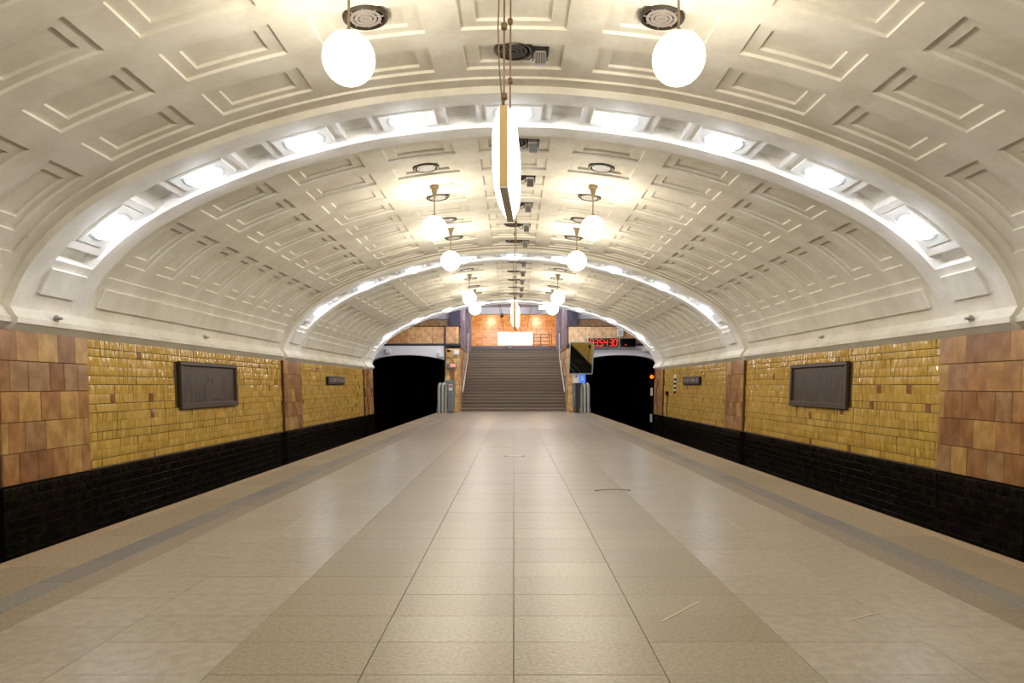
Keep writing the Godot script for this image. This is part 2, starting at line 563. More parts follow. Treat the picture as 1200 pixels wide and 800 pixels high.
func arch(n: int, d0: float, label: String, lamp_where: String) -> void:
	var t := thing("trim_%d" % n, Vector3.ZERO, label, "arch", "", "structure")
	var mb := MB.new()
	# section across the arch: (distance, offset)
	var full := [[0.03, 0.0], [0.44, 0.0], [0.44, 0.24], [1.40, 0.24], [1.40, 0.0], [1.81, 0.0]]
	var plain := [[0.03, 0.0], [1.81, 0.0]]
	var front := [[-0.24, VOFF], [-0.24, 0.095], [0.0, 0.095], [0.03, 0.0]]
	var rear := [[1.81, 0.0], [1.84, 0.095], [2.08, 0.095], [2.08, VOFF]]
	var s_end := s_of_x(7.36)
	var smax := prof_s[-1] - 0.02
	var go := func(sect: Array, s0: float, s1: float) -> void:
		var c := s_cuts(s0, s1, 0.2)
		for i in sect.size() - 1:
			var a: Array = sect[i]
			var b: Array = sect[i + 1]
			var flat: bool = is_equal_approx(a[1], b[1])
			for k in c.size() - 1:
				var h := n_s(c[k])
				var pts := [at_s(c[k], a[1], d0 + a[0]), at_s(c[k + 1], a[1], d0 + a[0]), at_s(c[k + 1], b[1], d0 + b[0]), at_s(c[k], b[1], d0 + b[0])]
				if flat:
					mb.quadn(pts[0], pts[1], pts[2], pts[3], h, n_s(c[k + 1]), n_s(c[k + 1]), h)
				else:
					var z: float = signf(a[1] - b[1])
					mb.quad(pts[0], pts[1], pts[2], pts[3], Vector3(0, 0, z))
	go.call(full, -s_end, s_end)
	go.call(plain, s_end, smax)
	go.call(plain, -smax, -s_end)
	for sg in [-1.0, 1.0]:
		riser_s(mb, s_end * sg, d0 + 0.44, d0 + 1.40, 0.24, 0.0, -sg)
	put(mb, "arch_rib", M.arch_plaster, t)
	for sect in [front, rear]:
		mb.v.clear(); mb.n.clear(); mb.c.clear()
		go.call(sect, -smax, smax)
		put(mb, "arch_moulding", M.plaster, t)
	# panels that carry the lamps, and raised squares at the feet
	var spots := []
	var sp := s_of_x(6.72) / 4.0
	for k in range(-4, 5):
		var sc := k * sp
		spots.append(sc)
		var pb := MB.new()
		var c := s_cuts(sc - 0.62, sc + 0.62, 0.2)
		for i in c.size() - 1:
			pb.quadn(at_s(c[i], PANEL, d0 + 0.445), at_s(c[i + 1], PANEL, d0 + 0.445), at_s(c[i + 1], PANEL, d0 + 1.395), at_s(c[i], PANEL, d0 + 1.395), n_s(c[i]), n_s(c[i + 1]), n_s(c[i + 1]), n_s(c[i]))
		riser_s(pb, c[0], d0 + 0.445, d0 + 1.395, 0.24, PANEL, -1.0)
		riser_s(pb, c[-1], d0 + 0.445, d0 + 1.395, 0.24, PANEL, 1.0)
		put(pb, "lamp_panel", M.arch_plaster, t)
	for sg in [-1.0, 1.0]:
		var pb := MB.new()
		var u0 := s_end + 0.15
		var u1 := u0 + 0.46
		var lo := minf(u0 * sg, u1 * sg)
		var hi := maxf(u0 * sg, u1 * sg)
		patch(pb, lo, hi, d0 + 0.48, d0 + 1.36, -0.05)
		riser_s(pb, lo, d0 + 0.48, d0 + 1.36, 0.0, -0.05, -1.0)
		riser_s(pb, hi, d0 + 0.48, d0 + 1.36, 0.0, -0.05, 1.0)
		for e in [[d0 + 0.48, 1.0], [d0 + 1.36, -1.0]]:
			var cu := s_cuts(lo, hi)
			for k in cu.size() - 1:
				pb.quad(at_s(cu[k], 0.0, e[0]), at_s(cu[k + 1], 0.0, e[0]), at_s(cu[k + 1], -0.05, e[0]), at_s(cu[k], -0.05, e[0]), Vector3(0, 0, e[1]))
		put(pb, "raised_panel", M.arch_plaster, t)
		# cornice block under the foot of the arch
		var po := PackedVector2Array()
		for q in [Vector2(7.85, 2.46), Vector2(7.68, 2.475), Vector2(7.55, 2.595), Vector2(7.52, 2.615), Vector2(7.52, 2.70), Vector2(7.55, 2.72), Vector2(7.64, 2.86), Vector2(7.9, 2.90)]:
			po.append(Vector2(q.x * sg, q.y))
		var cb := MB.new()
		cb.prism(po, -d0 + 0.02, -d0 - 1.86)
		put(cb, "cornice_block", M.plaster, t)
	var sides := ["at the crown", "first from the crown", "second from the crown", "third from the crown", "lowest but one", "lowest"]
	for k in range(-4, 5):
		var word := "at the crown"
		if k != 0:
			word = "%s on the %s side" % [["", "first from the crown", "second from the crown", "third from the crown", "lowest"][absi(k)], "left" if k < 0 else "right"]
		arch_lamp(spots[k + 4], d0 + 0.92, "round white lamp set in %s, %s" % [lamp_where, word])

func arch_lamp(s: float, d: float, label: String) -> void:
	var o := at_s(s, PANEL, d)
	var t := thing("arch_lamp", o, label, "lamp", "lamps recessed in the arches")
	var inn := n_s(s)
	var q := raw(s + 0.05) - raw(s - 0.05)
	var al := Vector3(q.x, q.y, 0).normalized()
	var bs := Basis(al, -inn, al.cross(-inn))
	var mb := MB.new()
	mb.box(inn * 0.02, Vector3(0.92, 0.04, 0.60), 0.01, bs)
	put(mb, "plate", M.white_plastic, t)
	var db := MB.new()
	var pr := []
	for k in 11:
		var an := PI / 2 * k / 10.0
		pr.append(Vector2(cos(an) * 0.27, sin(an) * 0.14))
	pr.reverse()
	var bs2 := Basis(al, inn, al.cross(inn))
	db.lathe(pr, inn * 0.04, 24, bs2)
	put(db, "dome", M.arch_glow, t)
	for e in [-1.0, 1.0]:
		var cb := MB.new()
		var path := []
		for k in 6:
			var an: float = -0.7 + 1.4 * k / 5.0
			path.append(inn * 0.055 + al * e * cos(an) * 0.30 + Vector3(0, 0, 1) * sin(an) * 0.30)
		cb.tube(path, 0.008, 6)
		put(cb, "clip", M.steel, t)
	omni(t, inn * 0.15, Color8(232, 240, 255), ARCH_E, 0.09)

const ARCH_E := 0.4
const GLOBE_E := 2.0

func globe(x: float, d: float, label: String) -> void:
	var t := thing("globe_lamp", P(x, 5.22, d), label, "lamp", "globe pendants along the hall")
	var g := MB.new()
	g.sphere(Vector3.ZERO, 0.285, 32)
	put(g, "globe", M.globe_glow, t)
	var top := raw(absf(x)).y + 0.22 - 5.22
	var rb := MB.new()
	rb.tube([Vector3(0, 0.27, 0), Vector3(0, top, 0)], 0.014, 8)
	put(rb, "rod", M.brass, t)
	var cb := MB.new()
	cb.lathe([Vector2(0.02, -0.26), Vector2(0.035, -0.24), Vector2(0.07, -0.10), Vector2(0.075, -0.06), Vector2(0.11, -0.05), Vector2(0.11, 0.0), Vector2(0.0, 0.0)], Vector3(0, top - 0.02, 0), 16, Basis.IDENTITY, false)
	put(cb, "canopy", M.brass, t)
	var nb := MB.new()
	nb.lathe([Vector2(0.0, 0.275), Vector2(0.05, 0.277), Vector2(0.05, 0.30), Vector2(0.02, 0.33)], Vector3.ZERO, 12, Basis.IDENTITY, false)
	put(nb, "collar", M.brass, t)
	omni(t, Vector3.ZERO, Color8(255, 245, 226), GLOBE_E, 0.27)

func vent(s: float, d: float, label: String) -> void:
	var o := at_s(s, VOFF + (0.01 if absf(s) > 0.1 else 0.03), d - 0.15)
	var t := thing("ceiling_vent", o, label, "vent", "round ceiling grilles")
	var inn := n_s(s)
	var bs := Basis(Vector3(0, 0, 1).cross(inn).normalized(), inn, Vector3(0, 0, 1))
	bs = Basis(bs.x, bs.y, bs.x.cross(bs.y))
	var rim := MB.new()
	rim.lathe([Vector2(0.15, -0.085), Vector2(0.15, 0.0), Vector2(0.275, 0.0), Vector2(0.275, 0.02), Vector2(0.25, 0.035), Vector2(0.225, 0.03), Vector2(0.225, 0.0)], Vector3.ZERO, 28, bs, false)
	put(rim, "rim", M.vent_metal, t)
	var back := MB.new()
	back.lathe([Vector2(0.225, 0.004), Vector2(0.0, 0.004)], Vector3.ZERO, 28, bs, false)
	put(back, "backing", M.matte_black, t)
	var gr := MB.new()
	for r in [0.06, 0.115, 0.17]:
		gr.lathe([Vector2(r + 0.018, 0.015), Vector2(r + 0.018, 0.03), Vector2(r - 0.018, 0.03), Vector2(r - 0.018, 0.015)], Vector3.ZERO, 24, bs, false)
	for k in 8:
		var an := TAU * k / 8
		gr.box(bs * Vector3(cos(an) * 0.115, 0.018, sin(an) * 0.115), Vector3(0.22, 0.012, 0.014), 0.0, bs * Basis(Vector3.UP, -an))
	put(gr, "grille", M.box_grey if absf(s) > 0.1 else M.vent_metal, t)

func spot_box(d: float, label: String) -> void:
	var t := thing("ceiling_loudspeaker", at_s(0.36, VOFF + 0.07, d - 0.12), label, "loudspeaker", "small boxes beside the crown grilles")
	var b := MB.new()
	b.box(Vector3(0.10, -0.07, 0), Vector3(0.02, 0.16, 0.16), 0.004)
	b.box(Vector3(-0.10, -0.07, 0), Vector3(0.02, 0.16, 0.16), 0.004)
	b.box(Vector3(0, -0.01, 0), Vector3(0.22, 0.02, 0.16), 0.004)
	put(b, "bracket", M.dark_paint, t)
	var bs := Basis(Vector3.RIGHT, 0.35)
	var h := MB.new()
	h.box(Vector3(0, -0.17, 0.04), Vector3(0.15, 0.18, 0.2), 0.012, bs)
	put(h, "housing", M.box_grey, t)
	var f := MB.new()
	for k in 6:
		f.box(Vector3(-0.06 + 0.024 * k, -0.17, 0.04) + bs * Vector3(0, 0, 0.102), Vector3(0.012, 0.14, 0.01), 0.0, bs)
	put(f, "grille", M.dark_paint, t)
	var w := MB.new()
	var path := []
	for k in 9:
		var u := k / 8.0
		path.append(Vector3(-0.10 - 0.16 * u, -0.12 - sin(u * PI) * 0.10 + 0.08 * u, 0.05))
	w.tube(path, 0.008, 5)
	put(w, "cable", M.dark_paint, t)

# ------------------------------------------------------------------ track walls
func wall_frame(sg: float) -> Transform3D:
	# x into the hall, y up the wall, z along the hall; origin on the tile top line
	var b := Basis(Vector3(0, 0, 1), LEAN)
	if sg > 0: b = Basis(Vector3(0, 0, 1), -LEAN) * Basis(Vector3.UP, PI)
	return Transform3D(b, Vector3(sg * WALL_X, WALL_TOP, 0))

func unit_tile(key: String, w: float, h: float, th: float, bev: float, c: Color, splay: float) -> Mesh:
	if not cache.has(key):
		var mb := MB.new()
		mb.col = c
		mb.tile(Transform3D.IDENTITY, w, h, th, bev, splay)
		cache[key] = mb.mesh(S)
	return cache[key]

func pieces(list: Array, called: String, rest: String, m: Material, parent: Node, most := 300, splay := 0.0) -> void:
	# list of [sort key, transform, w, h, thickness, bevel, colour]; the first ones are parts, the rest one mesh
	list.sort_custom(func(a, b): return a[0] < b[0])
	var mb := MB.new()
	for k in list.size():
		var q: Array = list[k]
		if k < most:
			var tr: Transform3D = q[1]
			var key := "%s %.3f %.3f %.3f %s" % [called, q[2], q[3], q[4], q[6].to_html()]
			var o := inst(unit_tile(key, q[2], q[3], q[4], q[5], q[6], splay), called, m, parent)
			o.transform = Transform3D(tr.basis, tr.origin * S)
		else:
			mb.col = q[6]
			mb.tile(q[1], q[2], q[3], q[4], q[5], splay)
	if mb.v.size():
		var o := put(mb, rest, m, parent)
		o.set_meta("kind", "stuff")

func build_wall(sg: float) -> void:
	var side := "left" if sg < 0 else "right"
	var zd := -1.0 if sg < 0 else 1.0
	var fr := wall_frame(sg)
	var w := thing("wall_" + side, fr.origin, "track wall of glazed mustard tiles over black tiles, beside the %s platform edge" % side, "wall", "", "structure")
	w.basis = fr.basis
	rng.seed = 77 if sg < 0 else 78
	var body := MB.new()
	body.box(Vector3(-0.3, -1.18, zd * 14.4), Vector3(0.6, 2.36, 45.2))
	put(body, "backing", M.tile_mortar, w)
	var low := MB.new()
	low.box(Vector3(-0.27, -3.08, zd * 14.4), Vector3(0.6, 1.44, 45.2))
	put(low, "plinth_backing", M.black_mortar, w)
	var ledge := MB.new()
	ledge.box(Vector3(0.03, -2.372, zd * 14.4), Vector3(0.09, 0.02, 45.2), 0.006)
	put(ledge, "plinth_ledge", M.board_frame, w)
	var ribs := [[-1.95, -0.1], [10.1, 12.2], [22.65, 24.5], [34.95, 36.9]]
	# pilasters of stone slabs under the arches
	var stones := [lin(176, 130, 84), lin(182, 138, 86), lin(160, 115, 74), lin(168, 130, 92), lin(194, 154, 94), lin(150, 106, 70)]
	var cores := 0
	for rb in ribs:
		var pb := MB.new()
		var mid: float = (rb[0] + rb[1]) * 0.5
		var ln: float = rb[1] - rb[0]
		pb.box(Vector3(0.03, -1.18, zd * mid), Vector3(0.12, 2.37, ln), 0.004)
		put(pb, "pilaster_core", M.stone_mortar, w)
		var kb := MB.new()
		kb.box(Vector3(0.06, -3.085, zd * mid), Vector3(0.14, 1.42, ln))
		put(kb, "plinth_core", M.matte_black, w)
		var list := []
		var y := 0.0
		for row in 5:
			var h := 0.472
			var d: float = rb[0] - (0.0 if row % 2 == 0 else 0.18) - rng.randf() * 0.1
			while d < rb[1] - 0.02:
				var wd: float = rng.randf_range(0.34, 0.52)
				var a: float = maxf(d, rb[0])
				var b: float = minf(d + wd, rb[1])
				d += wd
				if b - a < 0.06: continue
				var tr := Transform3D(Basis(Vector3.UP, rng.randf_range(-0.012, 0.012)) * Basis(Vector3(0, 0, 1), rng.randf_range(-0.008, 0.008)), Vector3(0.088, y - h / 2, zd * (a + b) / 2))
				list.append([a, tr, snappedf(b - a, 0.02) - 0.008, h - 0.008, 0.035, 0.006, stones[rng.randi() % 6]])
			y -= h
		pieces(list, "stone_slab", "stone_slabs", M.marble, w, 400)
	# mustard tiles: blocks of four by three with a wider joint round them
	var golds := [lin(206, 168, 80), lin(202, 164, 76), lin(209, 171, 85), lin(198, 161, 74), lin(204, 168, 84), lin(213, 176, 92), lin(194, 157, 74)]
	var boards := [[15.55, 18.95, -0.30, -1.36], [28.0, 31.0, -0.44, -0.82]]
	var rows := [[0.0, 2], [0.31, 3], [0.83, 3], [1.35, 3], [1.87, 3]]
	var tiles := []
	var bays := [[12.2, 22.65], [24.5, 34.95]]
	for by in bays:
		for r in rows.size():
			var th: float = (0.31 if r == 0 else (0.49 if r == 4 else 0.52)) / rows[r][1]
			var shift := rng.randf() * 0.6
			for c in rows[r][1]:
				var d: float = by[0] - shift
				var k := 0
				var tilt := Vector2.ZERO
				while d < by[1]:
					if k % 4 == 0:
						var hs := hash([r, k / 4, int(by[0] * 10.0), int(sg)])
						tilt = Vector2((hs % 1000) / 1000.0 - 0.5, ((hs / 1000) % 1000) / 1000.0 - 0.5) * Vector2(0.10, 0.11)
					var a: float = maxf(d, by[0])
					var b: float = minf(d + 0.152, by[1])
					d += 0.152
					k += 1
					if k % 4 == 0: d += 0.012
					if b - a < 0.05: continue
					var yc: float = -rows[r][0] - th * (c + 0.5)
					var mid := (a + b) * 0.5
					var skip := false
					for bd in boards:
						if mid > bd[0] and mid < bd[1] and yc < bd[2] and yc > bd[3]: skip = true
					if skip: continue
					var tr := Transform3D(Basis(Vector3.UP, tilt.x + rng.randfn(0, 0.045)) * Basis(Vector3(0, 0, 1), tilt.y + rng.randfn(0, 0.012)), Vector3(-tilt.y * (rows[r][1] * 0.5 - c - 0.5) * th, yc - 0.003, zd * mid))
					var cc: Color = golds[rng.randi() % 7]
					var odd := rng.randf()
					if odd < 0.012: cc = lin(142, 96, 56)
					elif odd < 0.02: cc = lin(214, 170, 88)
					var gap := 0.020 if c == rows[r][1] - 1 else 0.0015
					tiles.append([a + (0.4 if r == 0 else 0.0), tr, snappedf(b - a, 0.02) - 0.006 if b - a < 0.14 else 0.147, th - gap, 0.022, 0.003, cc])
	pieces(tiles, "glazed_tile", "glazed_tiles", M.tile, w, 300, 0.10)
	# black tiles of the plinth
	var blacks := [Color(0.010, 0.009, 0.007), Color(0.013, 0.011, 0.008), Color(0.008, 0.008, 0.007), Color(0.016, 0.013, 0.009)]
	var dark := []
	for row in 8:
		var yc := -2.385 - 0.165 * (row + 0.5)
		var d := 6.0
		while d < 36.8:
			var wd := 0.15
			var proud := 0.03
			for rb in ribs:
				if d + 0.07 > rb[0] and d + 0.07 < rb[1]: proud = 0.13
			if row < 7 or d < 24:
				var tr := Transform3D(Basis(Vector3.UP, rng.randfn(0, 0.02)) * Basis(Vector3(0, 0, 1), rng.randfn(0, 0.015)), Vector3(proud, yc, zd * (d + wd / 2)))
				dark.append([(d if d > 10.2 else 60.0 - d) + row * 0.01, tr, wd - 0.004, 0.161, 0.02, 0.002, blacks[rng.randi() % 4]])
			d += wd
	pieces(dark, "black_tile", "black_tiles", M.black_tile, w, 300, 0.03)

func on_wall(sg: float, y: float, d: float, proud: float) -> Transform3D:
	var fr := wall_frame(sg)
	var zd := -1.0 if sg < 0 else 1.0
	return Transform3D(fr.basis, fr * Vector3(proud, y - WALL_TOP, zd * d))

func board(sg: float, label: String) -> void:
	var tr := on_wall(sg, 1.67, 17.25, 0.02)
	var t := thing("wall_board", tr.origin, label, "board", "large dark boards on the track walls")
	t.basis = tr.basis
	var p := MB.new()
	p.box(Vector3(0.02, 0, 0), Vector3(0.03, 0.92, 2.98))
	put(p, "panel", M.board_metal, t)
	for e in [[0.5, 3.2], [-0.5, 3.2]]:
		var f := MB.new()
		f.box(Vector3(0.045, e[0], 0), Vector3(0.09, 0.10 if e[0] > 0 else 0.14, e[1]), 0.015)
		put(f, "frame_rail", M.board_frame, t)
	for e in [-1.0, 1.0]:
		var f := MB.new()
		f.box(Vector3(0.045, -0.01, e * 1.55), Vector3(0.09, 0.92, 0.10), 0.015)
		put(f, "frame_stile", M.board_frame, t)
	if sg < 0:
		var pa := MB.new()
		pa.box(Vector3(0.038, -0.10, -0.35), Vector3(0.008, 0.52, 0.5), 0.002)
		pa.box(Vector3(0.038, -0.20, 0.10), Vector3(0.008, 0.50, 0.42), 0.002)
		put(pa, "plain_patch", M.board_frame, t)

func name_plate(sg: float, label: String) -> void:
	var tr := on_wall(sg, 1.88, 29.5, 0.045)
	var t := thing("name_plate", tr.origin, label, "sign", "small name plates on the track walls")
	t.basis = tr.basis
	var p := MB.new()
	p.box(Vector3(0.025, 0, 0), Vector3(0.05, 0.33, 2.7), 0.008)
	put(p, "plate", M.plate_metal, t)
	for k in 9:
		var l := MB.new()
		var z := -1.12 + k * 0.27
		var hh := 0.17
		l.box(Vector3(0.06, 0, z - 0.06), Vector3(0.02, hh, 0.035), 0.004)
		if k % 3 != 1: l.box(Vector3(0.06, 0, z + 0.06), Vector3(0.02, hh, 0.035), 0.004)
		if k % 2 == 0: l.box(Vector3(0.06, hh / 2 - 0.018, z), Vector3(0.02, 0.035, 0.12), 0.004)
		else: l.box(Vector3(0.06, 0.0, z), Vector3(0.02, 0.03, 0.12), 0.004)
		put(l, "letter", M.box_grey, t)

# ------------------------------------------------------------------ platform
func slab_run(list: Array, x0: float, x1: float, pitch: float, shift: float, d0: float, d1: float, cols: Array) -> void:
	var d := d0 - shift
	while d < d1:
		var a := maxf(d, d0)
		var b := minf(d + pitch, d1)
		d += pitch
		if b - a < 0.05: continue
		var bs := Basis(Vector3(0, 0, 1), PI / 2)
		var tr := Transform3D(bs * Basis(Vector3.UP, rng.randfn(0, 0.0003)), Vector3((x0 + x1) / 2, -0.04 + rng.randf_range(-0.0006, 0.0006), -(a + b) / 2))
		list.append([a if a > 3.2 else 80.0 - a, tr, b - a - 0.003, x1 - x0 - 0.004, 0.04, 0.0015, cols[rng.randi() % cols.size()]])

func build_floor() -> void:
	var f := thing("floor", Vector3.ZERO, "island platform paved in tan and pale granite slabs", "floor", "", "structure")
	rng.seed = 5
	var body := MB.new()
	body.box(P(0, -0.24, 17.9), Vector3(9.5, 0.408, 52.2))
	put(body, "joint_bed", M.joint, f)
	var tans := [lin(149, 138, 112), lin(146, 135, 110), lin(151, 141, 115), lin(144, 133, 109), lin(148, 138, 113)]
	var pale := [lin(158, 149, 133), lin(154, 145, 129), lin(161, 152, 136), lin(157, 148, 133), lin(153, 144, 127)]
	var pink := [lin(146, 132, 114), lin(140, 127, 110)]
	var blue := [lin(126, 120, 112), lin(119, 114, 108), lin(132, 125, 116)]
	var rough := [lin(150, 133, 106), lin(156, 139, 112), lin(144, 128, 103)]
	var edge := [lin(168, 143, 112), lin(160, 136, 106)]
	var a := []
	var b := []
	var c := []
	for q in [[-1.75, -0.87], [-0.87, 0.0], [0.0, 0.87], [0.87, 1.75]]:
		slab_run(a, q[0], q[1], 0.5, 0.1, -8.0, 26.4, tans)
		slab_run(b, q[0], q[1], 0.5, 0.1, 26.4, 44.0, pale)
	for sg in [-1.0, 1.0]:
		var run := func(l: Array, x0: float, x1: float, p: float, sh: float, cols: Array) -> void: slab_run(l, minf(sg * x0, sg * x1), maxf(sg * x0, sg * x1), p, sh, -8.0, 44.0, cols)
		run.call(b, 1.75, 2.64, 0.5, 0.1, pale)
		run.call(b, 2.64, 3.45, 0.62, 0.34, pale)
		run.call(c, 3.45, 3.72, 1.1, 0.2, pink)
		run.call(c, 3.72, 4.0, 0.75, 0.5, blue)
		run.call(c, 4.0, 4.6, 1.3, 0.1, rough)
		run.call(c, 4.6, 4.77, 1.5, 0.7, edge)
	pieces(a, "granite_slab", "granite_slabs", M.granite, f, 110)
	pieces(b, "pale_slab", "pale_slabs", M.granite_pale, f, 110)
	pieces(c, "border_slab", "border_slabs", M.granite_rough, f, 110)
	var fl := MB.new()
	for sg in [-1.0, 1.0]:
		fl.box(P(sg * 4.55, -0.7, 17.9), Vector3(0.2, 0.6, 52.2))
	put(fl, "platform_face", M.matte_black, f)
	# worn marks in the stone
	for q in [[1.03, 4.77, 1.42, 5.22, 0.012], [2.32, 4.78, 2.66, 4.97, 0.01], [-3.43, 9.74, -2.61, 9.3, 0.02], [-3.16, 6.75, -2.57, 6.53, 0.014], [3.18, 8.15, 3.49, 8.28, 0.016]]:
		var g := MB.new()
		var p0 := P(q[0], 0.0025, q[1])
		var p1 := P(q[2], 0.0025, q[3])
		g.box((p0 + p1) / 2, Vector3(q[4], 0.003, p0.distance_to(p1)), 0.0, Basis.looking_at(p1 - p0))
		put(g, "scrape", M.scuff, f)
	# track beds with rails
	for sg in [-1.0, 1.0]:
		var t := thing("floor", P(sg * 6.2, -1.3, 20), "dark track bed with two rails below the %s platform edge" % ("left" if sg < 0 else "right"), "track", "", "structure")
		var bed := MB.new()
		bed.box(Vector3(0, -0.1, 0), Vector3(3.6, 0.2, 90.0))
		put(bed, "bed", M.matte_black, t)
		for e in [-0.95, 0.95]:
			var r := MB.new()
			r.box(Vector3(e, 0.02, 0), Vector3(0.16, 0.03, 88.0))
			r.box(Vector3(e, 0.09, 0), Vector3(0.03, 0.12, 88.0))
			r.box(Vector3(e, 0.165, 0), Vector3(0.08, 0.04, 88.0), 0.008)
			put(r, "rail", M.iron, t)

func small_fittings() -> void:
	for q in [[-1.0, 11.25, 7.50, 2.76, "tiny pipe elbow on the cornice under the nearest arch, left side"], [1.0, 11.25, 7.50, 2.76, "tiny pipe elbow on the cornice under the nearest arch, right side"], [-1.0, 17.1, 7.70, 2.86, "tiny socket on the cornice above the left board"], [1.0, 17.1, 7.70, 2.86, "tiny socket on the cornice above the right board"]]:
		var t := thing("cornice_bracket", P(q[0] * q[2], q[3], q[1]), q[4], "bracket")
		var b := MB.new()
		b.tube([Vector3(q[0] * 0.06, 0, 0), Vector3(-q[0] * 0.05, 0, 0), Vector3(-q[0] * 0.05, 0.0, 0.12)], 0.022, 8)
		put(b, "elbow", M.box_grey, t)
		var f := MB.new()
		f.lathe([Vector2(0.06, 0), Vector2(0.06, 0.02), Vector2(0, 0.02)], Vector3(q[0] * 0.04, 0, 0), 12, Basis(Vector3(0, 0, 1), q[0] * PI / 2), false)
		put(f, "flange", M.box_grey, t)
	var c := thing("dome_camera", P(-0.86, 6.78, 50.0), "small dark dome camera hanging before the orange wall", "camera")
	var d := MB.new()
	d.sphere(Vector3.ZERO, 0.13, 16)
	put(d, "dome", M.screen_black, c)
	var k := MB.new()
	k.lathe([Vector2(0.15, 0.02), Vector2(0.15, 0.12), Vector2(0.05, 0.18), Vector2(0, 0.18)], Vector3.ZERO, 16, Basis.IDENTITY, false)
	put(k, "housing", M.dark_paint, c)
	var w := MB.new()
	w.tube([Vector3(0, 0.16, 0), Vector3(-0.2, 1.0, 0)], 0.018, 6)
	put(w, "stem", M.dark_paint, c)
	var p := thing("stair_post", P(-0.3, 4.5, 52.55), "short pale post at the head of the stair below the light box", "post")
	var a := MB.new()
	a.box(Vector3(0, 0.2, 0), Vector3(0.26, 0.4, 0.12), 0.02)
	put(a, "post", M.box_grey, p)
	var e := MB.new()
	e.box(Vector3(0, 0.02, 0), Vector3(0.36, 0.04, 0.2), 0.01)
	put(e, "foot", M.dark_paint, p)

func floor_bits() -> void:
	var t := thing("floor_patch", P(1.56, 0.0, 10.75), "pale mortar repair with a cracked dark rim in the paving", "patch")
	var m := MB.new()
	var po := PackedVector2Array([Vector2(-0.24, -0.10), Vector2(0.22, -0.12), Vector2(0.25, 0.02), Vector2(0.12, 0.08), Vector2(-0.10, 0.09), Vector2(-0.25, 0.03)])
	for k in po.size():
		var j := (k + 1) % po.size()
		m.tri(Vector3(0, 0.006, 0), Vector3(po[k].x, 0.004, po[k].y), Vector3(po[j].x, 0.004, po[j].y), Vector3.UP)
	put(m, "mortar", M.box_grey, t)
	var r := MB.new()
	var path := []
	for k in 9:
		var u := k / 8.0
		path.append(Vector3(-0.28 + 0.56 * u, 0.006, 0.02 - 0.10 * sin(u * PI) - 0.02 * u))
	r.tube(path, 0.008, 5)
	put(r, "crack", M.joint, t)
	var h := thing("floor_plate", P(0.02, 0.0, 16.05), "small worn metal plate on the centre joint of the paving", "plate")
	var p := MB.new()
	p.box(Vector3(0, 0.003, 0), Vector3(0.34, 0.006, 0.16), 0.002)
	put(p, "plate", M.steel, h)
	for e in [-1.0, 1.0]:
		var s := MB.new()
		s.box(Vector3(e * 0.20, 0.004, 0), Vector3(0.06, 0.008, 0.10), 0.002)
		put(s, "lug", M.brass, h)

# ------------------------------------------------------------------ hanging light boxes
func hanging_box(d: float, x: float, label: String) -> void:
	var t := thing("hanging_lightbox", P(x, 3.2, d), label, "sign", "edge-on light boxes on the hall axis")
	t.rotation.y = -0.045
	var body := MB.new()
	body.box(Vector3(0, 0.315, -0.55), Vector3(0.062, 0.63, 1.1), 0.006)
	put(body, "frame", M.box_tan, t)
	var und := MB.new()
	und.box(Vector3(0, -0.006, -0.55), Vector3(0.06, 0.02, 1.1), 0.004)
	put(und, "bottom_rail", M.light_rail, t)
	for sg in [-1.0, 1.0]:
		var db := MB.new()
		var n := 8
		for iy in n:
			for iz in n:
				var f := func(a: int, b: int) -> Vector3:
					var u: float = -1.0 + 2.0 * a / n
					var w: float = -1.0 + 2.0 * b / n
					var bulge := 0.075 * pow((1.0 - pow(absf(u), 5.0)) * (1.0 - pow(absf(w), 5.0)), 0.45)
					return Vector3(sg * (0.031 + bulge), 0.315 + u * 0.31, -0.55 + w * 0.545)
				db.quad(f.call(iy, iz), f.call(iy + 1, iz), f.call(iy + 1, iz + 1), f.call(iy, iz + 1), Vector3(sg, 0, 0))
		put(db, "diffuser", M.sign_glow, t)
		area(t, Vector3(sg * 0.125, 0.315, -0.55), Vector3(sg, 0, 0), 1.0, 0.58, Color8(255, 248, 240), 1.2)
	var top := raw(absf(x)).y + 0.2 - 3.2
	for z in [-0.06, -1.02]:
		var ch := MB.new()
		ch.tube([Vector3(0, 0.62, z), Vector3(0.01, top, z)], 0.008, 6)
		var y := 0.72
		while y < top:
			ch.lathe([Vector2(0.011, -0.03), Vector2(0.026, -0.02), Vector2(0.026, 0.02), Vector2(0.011, 0.03)], Vector3(0.002, y, z), 8)
			y += 0.55
		put(ch, "hanger", M.chain, t)
	var cb := MB.new()
	var path := []
	for k in 9:
		path.append(Vector3(-0.035 * sin(k * 0.8) - 0.01, lerpf(0.63, top, k / 8.0), -0.04))
	cb.tube(path, 0.006, 5)
	put(cb, "cable", M.chain, t)

